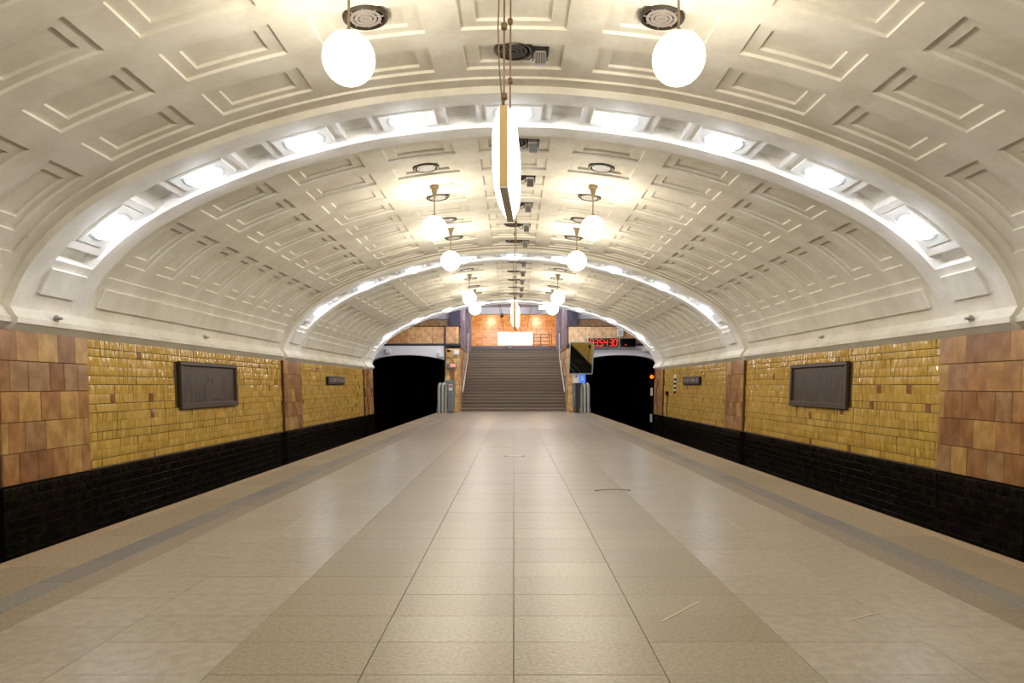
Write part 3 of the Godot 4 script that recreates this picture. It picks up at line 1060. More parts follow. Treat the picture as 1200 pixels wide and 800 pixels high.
# ------------------------------------------------------------------ far end
func slabs_on(t: Node, x0: float, x1: float, y0: float, y1: float, z: float, w: float, h: float, cols: Array, facing := Vector3(0, 0, 1)) -> void:
	var list := []
	var y := y1
	while y > y0 + 0.02:
		var b := maxf(y - h, y0)
		var x := x0 - rng.randf() * w * 0.5
		while x < x1 - 0.01:
			var ww := w * rng.randf_range(0.75, 1.2)
			var a0 := maxf(x, x0)
			var a1 := minf(x + ww, x1)
			x += ww
			if a1 - a0 < 0.05: continue
			var bs := Basis(facing, Vector3.UP, facing.cross(Vector3.UP))
			var mid := (a0 + a1) / 2
			var o := Vector3(mid, (y + b) / 2, z) if absf(facing.z) > 0.5 else Vector3(z, (y + b) / 2, mid)
			list.append([0.0, Transform3D(bs, o), snappedf(a1 - a0, 0.02) - 0.012, y - b - 0.012, 0.04, 0.008, cols[rng.randi() % cols.size()]])
		y = b
	pieces(list, "stone_slab", "stone_slabs", M.marble, t, 300)

func build_end() -> void:
	rng.seed = 91
	var w := thing("wall_end", Vector3.ZERO, "end wall with two dark tunnel mouths under pale lintels and a stone parapet", "wall", "", "structure")
	var gold := [lin(228, 188, 116), lin(234, 198, 130), lin(218, 174, 102), lin(222, 184, 122)]
	var tan := [lin(208, 160, 108), lin(222, 178, 124), lin(190, 140, 94), lin(230, 196, 150)]
	var tan2 := [lin(196, 158, 114), lin(206, 170, 126)]
	for sg in [-1.0, 1.0]:
		var side := 0.0
		# pier beside the stair, with the stair's flank wall behind it
		var pb := MB.new()
		pb.box(P(sg * 3.92, 2.02, 48.6), Vector3(0.94, 4.04, 10.1))
		put(pb, "pier_core", M.stone_mortar, w)
		slabs_on(w, minf(sg * 3.45, sg * 4.37), maxf(sg * 3.45, sg * 4.37), 0.0, 4.04, -43.55, 0.5, 0.58, gold)
		slabs_on(w, -53.6, -43.6, 0.0, 4.04, sg * 3.45, 0.9, 0.58, tan, Vector3(-sg, 0, 0))
		# lintel with an arched under edge
		var po := PackedVector2Array([Vector2(sg * 4.36, 4.2), Vector2(sg * 10.2, 4.2)])
		for k in 17:
			var u := 1.0 - k / 8.0
			var x := 6.85 + u * 2.5
			po.append(Vector2(sg * x, 3.62 - 0.30 * u * u - 0.30 * pow(absf(u), 6.0) * (1.0 if u > 0 else 0.15)))
		po.append(Vector2(sg * 4.36, 3.3))
		var lb := MB.new()
		lb.prism(po, -43.5, -44.3)
		put(lb, "lintel", M.white_paint, w)
		var db := MB.new()
		db.box(P(sg * 6.8, 4.27, 43.9), Vector3(6.8, 0.14, 0.8), 0.01)
		put(db, "dark_band", M.dark_paint, w)
		var pc := MB.new()
		pc.box(P(sg * 6.8, 4.88, 43.85), Vector3(6.7, 1.08, 0.6))
		put(pc, "parapet_core", M.stone_mortar, w)
		slabs_on(w, minf(sg * 3.5, sg * 10.1), maxf(sg * 3.5, sg * 10.1), 4.34, 5.42, -43.55, 1.35, 1.08, tan)
		var cp := MB.new()
		cp.box(P(sg * 6.8, 5.45, 43.85), Vector3(6.8, 0.06, 0.72), 0.01)
		put(cp, "coping", M.stone_mortar, w)
		# gallery floor and its rear wall
		var gf := MB.new()
		gf.col = Color(0.2, 0.16, 0.12)
		gf.box(P(sg * 7.3, 4.27, 48.8), Vector3(7.7, 0.3, 9.0))
		put(gf, "gallery_floor", M.stair_stone, w)
		slabs_on(w, minf(sg * 4.4, sg * 11.0), maxf(sg * 4.4, sg * 11.0), 5.42, 6.3, -48.0, 1.4, 0.9, tan2)
		var rw := MB.new()
		rw.box(P(sg * 7.6, 6.15, 48.3), Vector3(7.0, 3.7, 0.5))
		put(rw, "gallery_wall", M.white_paint, w)
		var rl := MB.new()
		rl.tube([P(sg * 4.4, 6.33, 47.9), P(sg * 11.0, 6.33, 47.9)], 0.03, 6)
		put(rl, "gallery_rail", M.steel, w)
		var nc := MB.new()
		nc.box(P(sg * 4.05, 6.1, 47.4), Vector3(0.74, 3.8, 0.7), 0.03)
		put(nc, "column", M.navy_stone, w)
		for e in [[3.88, 50.2, 0.62], [3.58, 52.8, 0.64]]:
			var vc := MB.new()
			vc.box(P(sg * e[0], 6.1, e[1]), Vector3(e[2], 3.9, 1.3), 0.03)
			put(vc, "column", M.violet_stone, w)
		# side of the widened tunnel between the last arch and the mouth
		var sb := MB.new()
		sb.box(P(sg * 10.3, 1.6, 54.0), Vector3(0.3, 6.0, 34.2))
		sb.box(P(sg * 9.0, 3.2, 36.98), Vector3(2.5, 9.4, 0.12))
		sb.box(P(sg * 4.55, -0.1, 57.5), Vector3(0.3, 7.6, 26.5))
		sb.box(P(sg * 7.4, 3.95, 57.7), Vector3(6.0, 0.2, 26.8))
		sb.box(P(sg * 7.4, 1.0, 71.1), Vector3(6.2, 6.0, 0.2))
		put(sb, "tunnel_lining", M.matte_black, w)
	# above the last arch and the flat hall ceiling
	var ab := MB.new()
	var pts := []
	var cuts := s_cuts(-prof_s[-1] + 0.1, prof_s[-1] - 0.1, 0.3)
	for k in cuts.size() - 1:
		var a := at_s(cuts[k], 0.0, 37.05)
		var b := at_s(cuts[k + 1], 0.0, 37.05)
		ab.quad(a, b, Vector3(b.x, 8.6, b.z), Vector3(a.x, 8.6, a.z), Vector3(0, 0, -1))
	put(ab, "arch_back", M.white_paint, w)
	for sg in [-1.0, 1.0]:
		var us := MB.new()
		us.box(P(sg * 10.75, 6.5, 45.0), Vector3(0.3, 4.4, 16.2))
		put(us, "upper_side", M.white_paint, w)
	var hc := thing("ceiling", Vector3.ZERO, "flat pale ceiling over the stair and gallery", "ceiling", "", "structure")
	var c1 := MB.new()
	c1.box(P(0, 7.9, 45.3), Vector3(22, 0.2, 17.0))
	put(c1, "slab", M.white_paint, hc)
	var c2 := MB.new()
	c2.box(P(0, 7.56, 53.75), Vector3(8.0, 0.56, 0.5), 0.02)
	var hb2 := thing("trim_9", Vector3.ZERO, "deep white beam under the flat ceiling before the upper hall", "beam", "", "structure")
	put(c2, "beam", M.white_paint, hb2)
	var c3 := MB.new()
	c3.box(P(0, 8.5, 58.4), Vector3(9.4, 0.2, 9.6))
	put(c3, "rear_slab", M.white_paint, thing("ceiling", Vector3.ZERO, "higher flat ceiling of the upper hall", "ceiling", "", "structure"))
	# upper hall
	var hall := thing("wall_hall", Vector3.ZERO, "orange stone wall of the upper hall behind the stair head", "wall", "", "structure")
	var orange := [lin(224, 172, 112), lin(229, 180, 120), lin(218, 165, 105), lin(233, 188, 130)]
	var hb := MB.new()
	hb.box(P(0, 6.4, 62.2), Vector3(9.0, 4.4, 0.3))
	for sg in [-1.0, 1.0]: hb.box(P(sg * 4.3, 6.4, 58.2), Vector3(0.3, 4.4, 9.0))
	put(hb, "hall_core", M.stone_mortar, hall)
	slabs_on(hall, -4.15, 4.15, 4.5, 8.3, -62.05, 1.3, 0.75, orange)
	slabs_on(hall, -62.0, -54.0, 4.5, 8.3, 4.15, 1.3, 0.75, orange, Vector3(-1, 0, 0))
	slabs_on(hall, -62.0, -54.0, 4.5, 8.3, -4.15, 1.3, 0.75, orange, Vector3(1, 0, 0))
	var hf := MB.new()
	hf.col = Color(0.2, 0.16, 0.12)
	hf.box(P(0, 4.65, 58.3), Vector3(9.0, 0.3, 7.8))
	put(hf, "hall_floor", M.stair_stone, hall)
	# unseen end of the hall behind the viewer, a plain wall closing the space
	var back := thing("wall_rear", Vector3.ZERO, "unseen plain plaster wall closing the hall at the other end", "wall", "", "structure")
	var bk := MB.new()
	bk.box(P(0, 2.8, -8.3), Vector3(17, 8.4, 0.2))
	put(bk, "plaster", M.plaster, back)

func build_stair() -> void:
	var t := thing("staircase", Vector3.ZERO, "wide brown stone stair rising from the platform to the upper hall", "stairs", "", "structure")
	var n := 22
	rng.seed = 12
	for k in n:
		var mb := MB.new()
		var rise := 4.5 / 22.0
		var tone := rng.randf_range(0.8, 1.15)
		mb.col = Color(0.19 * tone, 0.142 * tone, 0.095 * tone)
		var y := rise * k
		var d := 44.05 + 0.39 * k
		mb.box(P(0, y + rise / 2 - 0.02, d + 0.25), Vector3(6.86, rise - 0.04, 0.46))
		mb.col = Color(0.26 * tone, 0.20 * tone, 0.138 * tone)  # tread slab lighter than the riser, nosing highlight put into its colour
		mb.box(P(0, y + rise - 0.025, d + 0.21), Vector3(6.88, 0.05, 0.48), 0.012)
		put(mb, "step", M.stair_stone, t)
	for k in 2:
		var mb := MB.new()
		mb.box(P(0, 4.5 + 0.1 + 0.2 * k - 0.1, 54.0 + 0.4 * k), Vector3(6.4, 0.2, 0.5), 0.01)
		put(mb, "step", M.navy_stone, t)
	for sg in [-1.0, 1.0]:
		var h := thing("handrail", P(sg * 3.32, 1.25, 44.4), "pale metal handrail climbing the %s side of the stair" % ("left" if sg < 0 else "right"), "handrail")
		var r := MB.new()
		r.tube([Vector3(0, 0, 0), Vector3(0, 2.35, -4.6), Vector3(0, 2.7, -4.9), Vector3(0, 4.2, -5.1)], 0.05, 8)
		put(r, "rail", M.steel, h)
		for q in [[0.3, -0.6], [1.2, -2.35], [2.2, -4.3], [3.4, -5.0]]:
			var b := MB.new()
			b.tube([Vector3(0, q[0], q[1]), Vector3(sg * 0.10, q[0] - 0.04, q[1])], 0.025, 6)
			put(b, "bracket", M.steel, h)

func seg_digit(ch: String) -> MB:
	var on: Array = {"0": [0, 1, 2, 3, 4, 5], "1": [1, 2], "3": [0, 1, 2, 3, 6], "4": [1, 2, 5, 6], "5": [0, 2, 3, 5, 6]}[ch]
	var seg := [[0.0, 0.2, 1], [0.10, 0.1, 0], [0.10, -0.1, 0], [0.0, -0.2, 1], [-0.10, -0.1, 0], [-0.10, 0.1, 0], [0.0, 0.0, 1]]
	var mb := MB.new()
	for k in on:
		var q: Array = seg[k]
		mb.box(Vector3(q[0] + q[1] * 0.08, q[1], 0), Vector3(0.16, 0.05, 0.02) if q[2] else Vector3(0.05, 0.16, 0.02), 0.008)
	return mb

func far_things() -> void:
	# clock and its companion box over the tunnel mouth
	var c := thing("digital_clock", P(5.64, 4.39, 43.3), "black digital clock with glowing red numerals over the tunnel mouth", "clock")
	var cb := MB.new()
	cb.box(Vector3(0, 0, 0), Vector3(1.9, 0.62, 0.22), 0.02)
	put(cb, "case", M.steel, c)
	var cs := MB.new()
	cs.box(Vector3(0, 0, 0.112), Vector3(1.82, 0.54, 0.01))
	var scr := put(cs, "screen", M.screen_black, c)
	var xs := [["0", -0.70], ["3", -0.42], ["5", -0.10], ["4", 0.18], ["3", 0.52], ["0", 0.78]]
	for q in xs: put(seg_digit(q[0]), "digit", M.digit_glow, scr, Vector3(q[1], 0, 0.125))
	var dt := MB.new()
	dt.box(Vector3(-0.265, -0.2, 0.125), Vector3(0.05, 0.05, 0.02), 0.006)
	put(dt, "point", M.digit_glow, scr)
	area(c, Vector3(0, 0, 0.16), Vector3(0, 0, 1), 1.6, 0.4, Color8(255, 60, 14), 0.06)
	var e := thing("interval_display", P(7.22, 4.39, 43.3), "square black display box with one red dot beside the clock", "display")
	var eb := MB.new()
	eb.box(Vector3.ZERO, Vector3(1.08, 0.6, 0.22), 0.02)
	put(eb, "case", M.steel, e)
	var es := MB.new()
	es.box(Vector3(0, 0, 0.112), Vector3(1.0, 0.52, 0.01))
	put(es, "screen", M.screen_black, e)
	var ed := MB.new()
	ed.box(Vector3(-0.13, -0.14, 0.12), Vector3(0.09, 0.05, 0.012), 0.004)
	put(ed, "dot", M.digit_glow, e)
	var n := thing("notice", P(6.77, 5.02, 43.42), "small pale notice on the parapet above the displays", "sign")
	var nb := MB.new()
	nb.box(Vector3.ZERO, Vector3(0.40, 0.46, 0.04), 0.006)
	put(nb, "plate", M.white_plastic, n)
	var nl := MB.new()
	for k in 3: nl.box(Vector3(0, 0.1 - 0.1 * k, 0.022), Vector3(0.24, 0.04, 0.006))
	put(nl, "print", M.grey_paint, n)
	# driver's mirror
	var m := thing("platform_mirror", P(4.08, 3.32, 41.2), "large framed mirror reflecting the tiled wall, on a post by the stair", "mirror")
	m.basis = Basis(Vector3.UP, MIRROR_YAW) * Basis(Vector3.RIGHT, MIRROR_PITCH)
	var mf := MB.new()
	for q in [[0, 0.96, 1.46, 0.06], [0, -0.96, 1.46, 0.06]]: mf.box(Vector3(q[0], q[1], 0), Vector3(q[2], q[3], 0.08), 0.01)
	for q in [-0.72, 0.72]: mf.box(Vector3(q, 0, 0), Vector3(0.06, 1.94, 0.08), 0.01)
	put(mf, "frame", M.light_grey_paint, m)
	var mb := MB.new()
	mb.box(Vector3(0, 0, -0.01), Vector3(1.40, 1.88, 0.03))
	put(mb, "glass", M.mirror, m)
	var bk := MB.new()
	bk.box(Vector3(0, 0, -0.05), Vector3(1.40, 1.88, 0.04))
	put(bk, "backing", M.dark_paint, m)
	var hl := thing("mirror_post", P(3.92, 0.0, 42.1), "dark steel post that carries the mirror and the intercom box", "post")
	var pb := MB.new()
	pb.box(Vector3(0, 1.6, 0), Vector3(0.2, 3.2, 0.16), 0.01)
	put(pb, "pole", M.dark_paint, hl)
	var bp := MB.new()
	bp.box(Vector3(0, 0.02, 0), Vector3(0.3, 0.04, 0.24), 0.01)
	put(bp, "base_plate", M.dark_paint, hl)
	var ar := MB.new()
	ar.box(Vector3(0.03, 3.15, 0.38), Vector3(0.1, 0.1, 0.7), 0.01)
	put(ar, "arm", M.dark_paint, hl)
	var ic := thing("intercom_box", P(4.0, 2.09, 41.85), "white call box with a lit blue panel below the mirror", "call box")
	var ib := MB.new()
	ib.box(Vector3(-0.18, 0, 0), Vector3(0.38, 0.54, 0.28), 0.02)
	put(ib, "case", M.white_plastic, ic)
	var ip := MB.new()
	ip.box(Vector3(0.2, 0, 0), Vector3(0.38, 0.5, 0.24), 0.02)
	put(ip, "blue_panel", M.blue_glow, ic)
	var il := MB.new()
	il.box(Vector3(0.2, 0.05, 0.125), Vector3(0.10, 0.30, 0.01))
	put(il, "symbol", M.white_plastic, ic)
	var ik := MB.new()
	ik.lathe([Vector2(0.06, 0), Vector2(0.06, 0.02), Vector2(0, 0.02)], Vector3(-0.18, 0.15, 0.14), 12, Basis(Vector3.RIGHT, PI / 2), false)
	put(ik, "button", M.grey_paint, ic)
	for sg in [-1.0, 1.0]:
		var wd := "left" if sg < 0 else "right"
		var f := thing("end_fence", P(sg * 4.42, 0, 41.2), "looped grey pipe fence at the %s platform end" % wd, "fence")
		for q in [[0.10, 0.0], [-0.10, -0.15]]:
			var lb := MB.new()
			lb.tube([Vector3(sg * q[0], 0, q[1]), Vector3(sg * q[0], 1.55, q[1]), Vector3(sg * (q[0] - 0.03), 1.72, q[1] - 0.06), Vector3(sg * (q[0] - 0.06), 1.78, q[1] - 0.2), Vector3(sg * (q[0] - 0.12), 1.72, q[1] - 0.6), Vector3(sg * (q[0] - 0.12), 0, q[1] - 0.62)], 0.085, 10)
			put(lb, "pipe_loop", M.light_grey_paint, f)
		for y in [0.5, 1.0]:
			var rb := MB.new()
			rb.tube([Vector3(sg * 0.12, y, 0.02), Vector3(-sg * 0.20, y, -0.25)], 0.03, 6)
			put(rb, "rung", M.dark_paint, f)
		var ft := MB.new()
		ft.prism(PackedVector2Array([Vector2(sg * 0.14, 0), Vector2(sg * 0.30, 0), Vector2(sg * 0.16, 0.9)]), -0.3, -0.26)
		put(ft, "gusset", M.grey_paint, f)
		var g := thing("switch_cabinet", P(sg * 4.0, 0, 42.6), "grey metal switch cabinet against the %s stair pier" % wd, "cabinet")
		var gb := MB.new()
		gb.box(Vector3(0, 1.15, 0), Vector3(0.64, 1.72, 0.4), 0.02)
		put(gb, "body", M.grey_paint, g)
		var gd := MB.new()
		gd.box(Vector3(0.02 * sg, 1.15, 0.21), Vector3(0.56, 1.62, 0.02), 0.006)
		var gdoor := put(gd, "door", M.grey_paint, g)
		var gh := MB.new()
		gh.box(Vector3(sg * -0.2, 1.15, 0.235), Vector3(0.04, 0.16, 0.03), 0.008)
		put(gh, "handle", M.steel, gdoor)
		for q in [-0.22, 0.22]:
			var lg := MB.new()
			lg.box(Vector3(q, 0.15, 0), Vector3(0.06, 0.30, 0.3))
			put(lg, "leg", M.dark_paint, g)
		if sg < 0:
			var gl := MB.new()
			gl.box(Vector3(0.08, 1.55, 0.225), Vector3(0.22, 0.38, 0.01))
			put(gl, "notice", M.white_plastic, g)
			var gr := MB.new()
			gr.box(Vector3(0.08, 1.62, 0.232), Vector3(0.18, 0.14, 0.006))
			put(gr, "red_print", M.red_plastic, g)
			var gy := MB.new()
			gy.box(Vector3(-0.22, 1.66, 0.225), Vector3(0.06, 0.5, 0.01))
			put(gy, "yellow_strip", M.yellow_plastic, g)
			var g2 := thing("low_cabinet", P(-3.9, 0, 42.2), "low dark grey cabinet in front of the switch cabinet", "cabinet")
			var lb := MB.new()
			lb.box(Vector3(0, 0.62, 0), Vector3(0.34, 1.14, 0.22), 0.02)
			put(lb, "body", M.grey_paint, g2)
			var lf := MB.new()
			lf.box(Vector3(0, 0.03, 0), Vector3(0.36, 0.06, 0.24), 0.006)
			put(lf, "foot", M.dark_paint, g2)
	# lamp with a red light on the pier
	var r := thing("warning_lamp", P(-3.94, 2.92, 43.36), "small grey warning lamp glowing red on the pier", "lamp")
	var rb := MB.new()
	rb.box(Vector3(0, 0, 0), Vector3(0.6, 0.36, 0.2), 0.03)
	put(rb, "housing", M.grey_paint, r)
	var rg := MB.new()
	rg.box(Vector3(0.08, 0.03, 0.11), Vector3(0.34, 0.18, 0.05), 0.02)
	put(rg, "lens", M.red_glow, r)
	var rc := MB.new()
	var cp := []
	for k in 9:
		var an := PI * 0.5 * k / 8.0
		cp.append(Vector3(0.12 - 0.46 * (1 - cos(an)), 0.18 + 0.34 * sin(an), -0.02))
	rc.tube(cp, 0.022, 6)
	put(rc, "cable", M.dark_paint, r)
	area(r, Vector3(0.08, 0.03, 0.15), Vector3(0, 0, 1), 0.3, 0.16, Color8(255, 90, 60), 0.04)
	var kb := thing("door_buzzer", P(-3.9, 1.98, 43.44), "small dark bell knob on the pier below the warning lamp", "bell")
	var k1 := MB.new()
	k1.lathe([Vector2(0.11, 0), Vector2(0.11, 0.04), Vector2(0.06, 0.09), Vector2(0, 0.10)], Vector3.ZERO, 14, Basis(Vector3.RIGHT, PI / 2))
	put(k1, "dome", M.dark_paint, kb)
	var k2 := MB.new()
	k2.box(Vector3(0, 0.42, -0.01), Vector3(0.26, 0.55, 0.02), 0.004)
	put(k2, "back_board", M.red_plastic, kb)
	k2 = null
	kb.get_node("back_board").material_override = M.wood
	# pipes and boxes by the lintel end
	var cd := thing("conduit", P(-4.36, 3.0, 43.4), "black conduit pipe running up the pier edge past the parapet", "pipe")
	var c1 := MB.new()
	c1.tube([Vector3(0, 0.0, 0), Vector3(0, 2.5, 0)], 0.05, 8)
	put(c1, "pipe", M.dark_paint, cd)
	for y in [0.3, 1.1, 1.9]:
		var c2 := MB.new()
		c2.box(Vector3(0, y, -0.02), Vector3(0.16, 0.06, 0.08), 0.01)
		put(c2, "clamp", M.dark_paint, cd)
	for q in [[-4.62, 3.62, "white junction box on the lintel end above the grey fence"], [-3.66, 3.78, "white junction box high on the stair pier"], [-8.0, 3.86, "square white access hatch on the lintel near the wall"]]:
		var j := thing("junction_box", P(q[0], q[1], 43.42), q[2], "box")
		var jb := MB.new()
		jb.box(Vector3.ZERO, Vector3(0.34, 0.32, 0.14), 0.02)
		put(jb, "body", M.white_plastic, j)
		var jl := MB.new()
		jl.box(Vector3(0, 0, 0.075), Vector3(0.28, 0.26, 0.02), 0.006)
		put(jl, "lid", M.white_plastic, j)
	var cam := thing("security_camera", P(-4.1, 3.86, 43.2), "small dark surveillance camera between the junction boxes", "camera")
	var cm := MB.new()
	cm.box(Vector3(0, 0, 0.05), Vector3(0.14, 0.14, 0.34), 0.02, Basis(Vector3.UP, 0.5))
	put(cm, "body", M.dark_paint, cam)
	var ca := MB.new()
	ca.tube([Vector3(0, 0.0, -0.05), Vector3(-0.1, 0.1, -0.2)], 0.03, 6)
	put(ca, "bracket", M.dark_paint, cam)
	var lc := thing("lintel_cable", P(5.6, 3.98, 43.46), "thin cable clipped along the right-hand tunnel lintel", "cable")
	var l1 := MB.new()
	l1.tube([Vector3(-0.9, 0, 0), Vector3(2.7, 0, 0)], 0.015, 5)
	put(l1, "cable", M.grey_paint, lc)
	for k in 4:
		var l2 := MB.new()
		l2.box(Vector3(-0.6 + k * 0.9, 0, 0), Vector3(0.07, 0.07, 0.05), 0.01)
		put(l2, "clip", M.grey_paint, lc)
	var lb := thing("junction_box", P(8.35, 3.92, 43.42), "flat white box at the end of the lintel cable", "box")
	var b1 := MB.new()
	b1.box(Vector3.ZERO, Vector3(0.4, 0.2, 0.14), 0.02)
	put(b1, "body", M.white_plastic, lb)
	# signal in the tunnel mouth
	var sgn := thing("tunnel_signal", P(8.7, 0.9, 43.0), "signal mast with a glowing orange-red light in the tunnel mouth", "signal")
	var s1 := MB.new()
	s1.tube([Vector3(0, -2.1, -0.2), Vector3(0, 1.6, -0.2)], 0.05, 8)
	put(s1, "mast", M.matte_black, sgn)
	var s2 := MB.new()
	s2.box(Vector3(0, 1.2, -0.12), Vector3(0.34, 0.8, 0.2), 0.03)
	put(s2, "head", M.matte_black, sgn)
	var s3 := MB.new()
	s3.sphere(Vector3(0, 1.32, 0.0), 0.11, 16)
	put(s3, "lens", M.signal_glow, sgn)
	omni(sgn, Vector3(0, 1.32, 0.14), Color8(255, 70, 12), 0.05, 0.08)
	var s4 := MB.new()
	s4.box(Vector3(0, 0.38, -0.08), Vector3(0.14, 0.5, 0.04), 0.01)
	put(s4, "number_plate", M.white_plastic, sgn)
	var s5 := MB.new()
	s5.box(Vector3(-0.03, -1.28, -0.08), Vector3(0.13, 0.5, 0.04), 0.01)
	put(s5, "lower_plate", M.white_plastic, sgn)
	# striped stopping mark and its neighbour on the wall
	var tr := on_wall(1.0, 1.58, 32.5, 0.03)
	var st := thing("stopping_mark", tr.origin, "narrow black and white banded marker bar on the mustard tiles", "marker")
	st.basis = tr.basis
	for k in 8:
		var b := MB.new()
		b.box(Vector3(0.015, 0.47 - 0.1 * k + (0.05 if k == 0 else 0.0), 0), Vector3(0.03, 0.1 if k > 0 else 0.2, 0.30), 0.003)
		put(b, "black_band" if k % 2 == 1 else "white_band", M.screen_black if k % 2 == 1 else M.white_plastic, st)
	var tr2 := on_wall(1.0, 1.28, 34.0, 0.03)
	var sw := thing("wall_switch", tr2.origin, "tiny black switch box on the wall by the last pilaster", "switch")
	sw.basis = tr2.basis
	var w1 := MB.new()
	w1.box(Vector3(0.04, 0, 0), Vector3(0.08, 0.2, 0.3), 0.01)
	put(w1, "box", M.screen_black, sw)
	var w2 := MB.new()
	w2.tube([Vector3(0.02, -0.1, 0), Vector3(0.02, -1.1, 0)], 0.02, 5)
	put(w2, "lead", M.dark_paint, sw)
	# facing light box over the stair, hall sign, railing, unseen stair and hall lamps
	var bx := thing("exit_lightbox", P(0.1, 4.87, 46.5), "wide white glowing light box hung on wires over the stair", "sign")
	var x1 := MB.new()
	x1.box(Vector3.ZERO, Vector3(2.36, 0.86, 0.2), 0.06)
	put(x1, "panel", M.sign_glow, bx)
	for q in [-1.0, 1.0]:
		var x2 := MB.new()
		x2.tube([Vector3(q * 0.75, 0.43, 0), Vector3(q * 1.25, 2.9, -0.6)], 0.015, 5)
		put(x2, "wire", M.dark_paint, bx)
	area(bx, Vector3(0, 0, 0.14), Vector3(0, 0, 1), 2.2, 0.8, Color8(255, 250, 245), 1.6)
	area(bx, Vector3(0, 0, -0.14), Vector3(0, 0, -1), 2.2, 0.8, Color8(255, 250, 245), 1.6)
	var hs := thing("hall_sign", P(2.1, 7.52, 50.4), "small lit white sign with blue print under the hall ceiling", "sign")
	var h1 := MB.new()
	h1.box(Vector3.ZERO, Vector3(0.5, 0.46, 0.12), 0.02)
	put(h1, "panel", M.sign_glow, hs)
	for y in [0.1, -0.12]:
		var h2 := MB.new()
		h2.box(Vector3(0.02, y, 0.065), Vector3(0.34, 0.08, 0.01))
		put(h2, "print", M.blue_glow, hs)
	var rl := thing("hall_railing", P(2.6, 4.8, 58.0), "dark thin-barred railing at the back of the upper hall", "railing")
	for x in [-0.9, -0.3, 0.45, 0.62, 1.0]:
		var p := MB.new()
		p.tube([Vector3(x, 0, 0), Vector3(x, 1.25, 0)], 0.03, 6)
		put(p, "post", M.board_frame, rl)
	for y in [0.35, 0.65, 0.95, 1.23]:
		var p := MB.new()
		p.tube([Vector3(-0.9, y, 0), Vector3(0.45, y, 0)], 0.025, 6)
		put(p, "bar", M.board_frame, rl)
	for q in [[-2.4, "left", 40.2, 8.0], [2.4, "right", 40.2, 8.0], [-2.4, "rear left", 48.5, 3.6], [2.4, "rear right", 48.5, 3.6]]:
		var l := thing("unseen_stair_lamp", P(q[0], 7.55, q[2]), "unseen cool white bowl lamp under the flat ceiling, %s over the stair gallery" % q[1], "lamp", "unseen stair ceiling lamps")
		var a := MB.new()
		a.lathe([Vector2(0.0, -0.14), Vector2(0.14, -0.10), Vector2(0.2, 0.0), Vector2(0.16, 0.1), Vector2(0.0, 0.12)], Vector3.ZERO, 18)
		put(a, "bowl", M.arch_glow, l)
		var b := MB.new()
		b.tube([Vector3(0, 0.1, 0), Vector3(0, 0.24, 0)], 0.03, 8)
		put(b, "stem", M.brass, l)
		omni(l, Vector3(0, -0.02, 0), Color8(246, 242, 250), q[3], 0.12)  # out of view, placed to light the stair, lintels and parapet
	for q in [[-2.2, "left"], [2.2, "right"]]:
		var l := thing("unseen_hall_lamp", P(q[0], 8.0, 56.4), "unseen warm ceiling lamp of the upper hall on its %s side" % q[1], "lamp", "unseen upper hall lamps")
		var a := MB.new()
		a.lathe([Vector2(0.0, -0.14), Vector2(0.14, -0.10), Vector2(0.2, 0.0), Vector2(0.16, 0.1), Vector2(0.0, 0.12)], Vector3.ZERO, 18)
		put(a, "bowl", M.hall_glow, l)
		var b := MB.new()
		b.tube([Vector3(0, 0.1, 0), Vector3(0, 0.38, 0)], 0.03, 8)
		put(b, "stem", M.brass, l)
		omni(l, Vector3(0, -0.02, 0), Color8(255, 222, 180), 7.5, 0.12)  # out of view behind the beam, placed to light the orange wall

const MIRROR_YAW := 0.14
const MIRROR_PITCH := 0.205

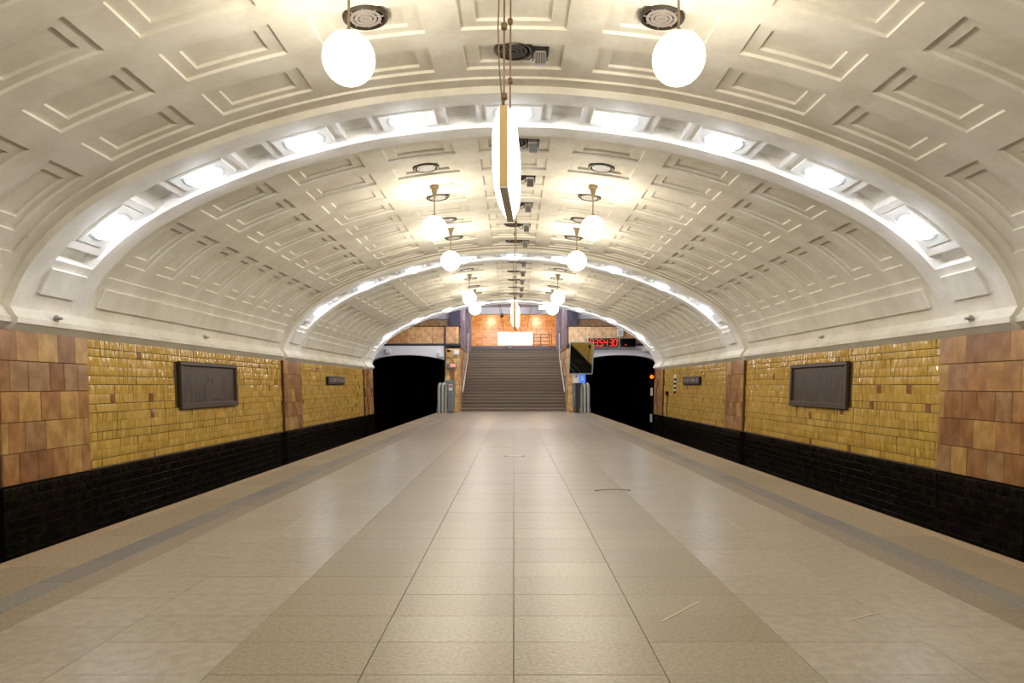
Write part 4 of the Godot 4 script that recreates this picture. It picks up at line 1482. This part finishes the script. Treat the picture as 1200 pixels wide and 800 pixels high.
# ------------------------------------------------------------------ main
func _ready() -> void:
	var cam := Camera3D.new()
	cam.name = "camera"
	cam.projection = Camera3D.PROJECTION_FRUSTUM
	cam.near = 0.05
	cam.far = 200.0
	cam.size = 0.05 * 800.0 / 800.0
	cam.frustum_offset = Vector2(-2.0, 52.0) / 800.0 * 0.05
	cam.position = Vector3(0, EYE * S, 0)
	add_child(cam)
	cam.current = true
	var we := WorldEnvironment.new()
	we.name = "environment"
	var env := Environment.new()
	env.background_mode = Environment.BG_COLOR
	env.background_color = Color.BLACK
	env.tonemap_mode = Environment.TONE_MAPPER_LINEAR
	env.tonemap_exposure = 1.0
	env.sdfgi_enabled = true
	env.ssao_enabled = true
	env.ssil_enabled = true
	we.environment = env
	add_child(we)
	build_materials()
	mat("wood", Color8(150, 96, 56), 0.5)
	build_profile()
	# setting
	build_floor()
	build_ceiling()
	arch(1, 10.37, "arch of pale plaster with recessed lamps, the widest and nearest", "the nearest arch")
	arch(2, 22.67, "arch of pale plaster with recessed lamps halfway to the stair", "the middle arch")
	arch(3, 34.97, "arch of pale plaster with recessed lamps framing the stair", "the stair arch")
	arch(4, -1.93, "unseen arch of pale plaster with recessed lamps behind the viewpoint", "the unseen arch")  # out of view, repeats the arch rhythm; its lamps light the near vault
	build_wall(-1.0)
	build_wall(1.0)
	build_end()
	build_stair()
	# lamps
	var gl := [[7.45, "nearest pair"], [15.5, "second pair from the front"], [19.5, "third pair from the front"], [27.8, "fourth pair from the front"], [31.7, "pair closest to the stair"], [3.2, "unseen pair above the viewpoint"], [-4.8, "unseen pair behind the viewpoint"]]  # last two pairs out of view, continuing the rows to light the near ceiling
	for g in gl:
		for sg in [-1.0, 1.0]:
			globe(sg * 1.8, g[0], "white glass globe on a brass rod, %s one of the %s" % ["left" if sg < 0 else "right", g[1]])
	hanging_box(5.3, -0.08, "large white light box seen edge-on, hung on chains in front of the nearest arch")
	hanging_box(17.6, 0.02, "smaller-looking white light box seen edge-on above the stair")
	# ceiling fittings
	var s1: float = (col_s[1][0] + col_s[1][1]) * 0.5
	for bay in 3:
		var mid := BAY_MID + PITCH * (bay - 1)
		var where: String = ["before the nearest arch", "beyond the nearest arch", "beyond the middle arch"][bay]
		var count: Array = ["first", "second", "third", "fourth", "fifth"]
		for k in 5:
			var d := mid + (k * 2 - 4) * COF
			if d < 6.0: continue
			vent(0.0, d, "round dark grille on the crown line, %s %s" % [count[k], where])
			spot_box(d, "small grey box beside the crown grille, %s %s" % [count[k], where])
		for k in 4:
			var d := mid + (k * 2 - 3) * COF
			if d < 6.0: continue
			for sg in [-1.0, 1.0]:
				vent(s1 * sg, d, "round grille in a coffer %s of the crown, %s %s" % ["left" if sg < 0 else "right", count[k], where])
	board(-1.0, "dark framed board with a paler patch on the left tiled wall")
	board(1.0, "dark framed board with streaked panel on the right tiled wall")
	name_plate(-1.0, "small dark name plate on the left wall past the first pilaster")
	name_plate(1.0, "small dark name plate on the right wall by the striped marker")
	far_things()
	floor_bits()
	small_fittings()
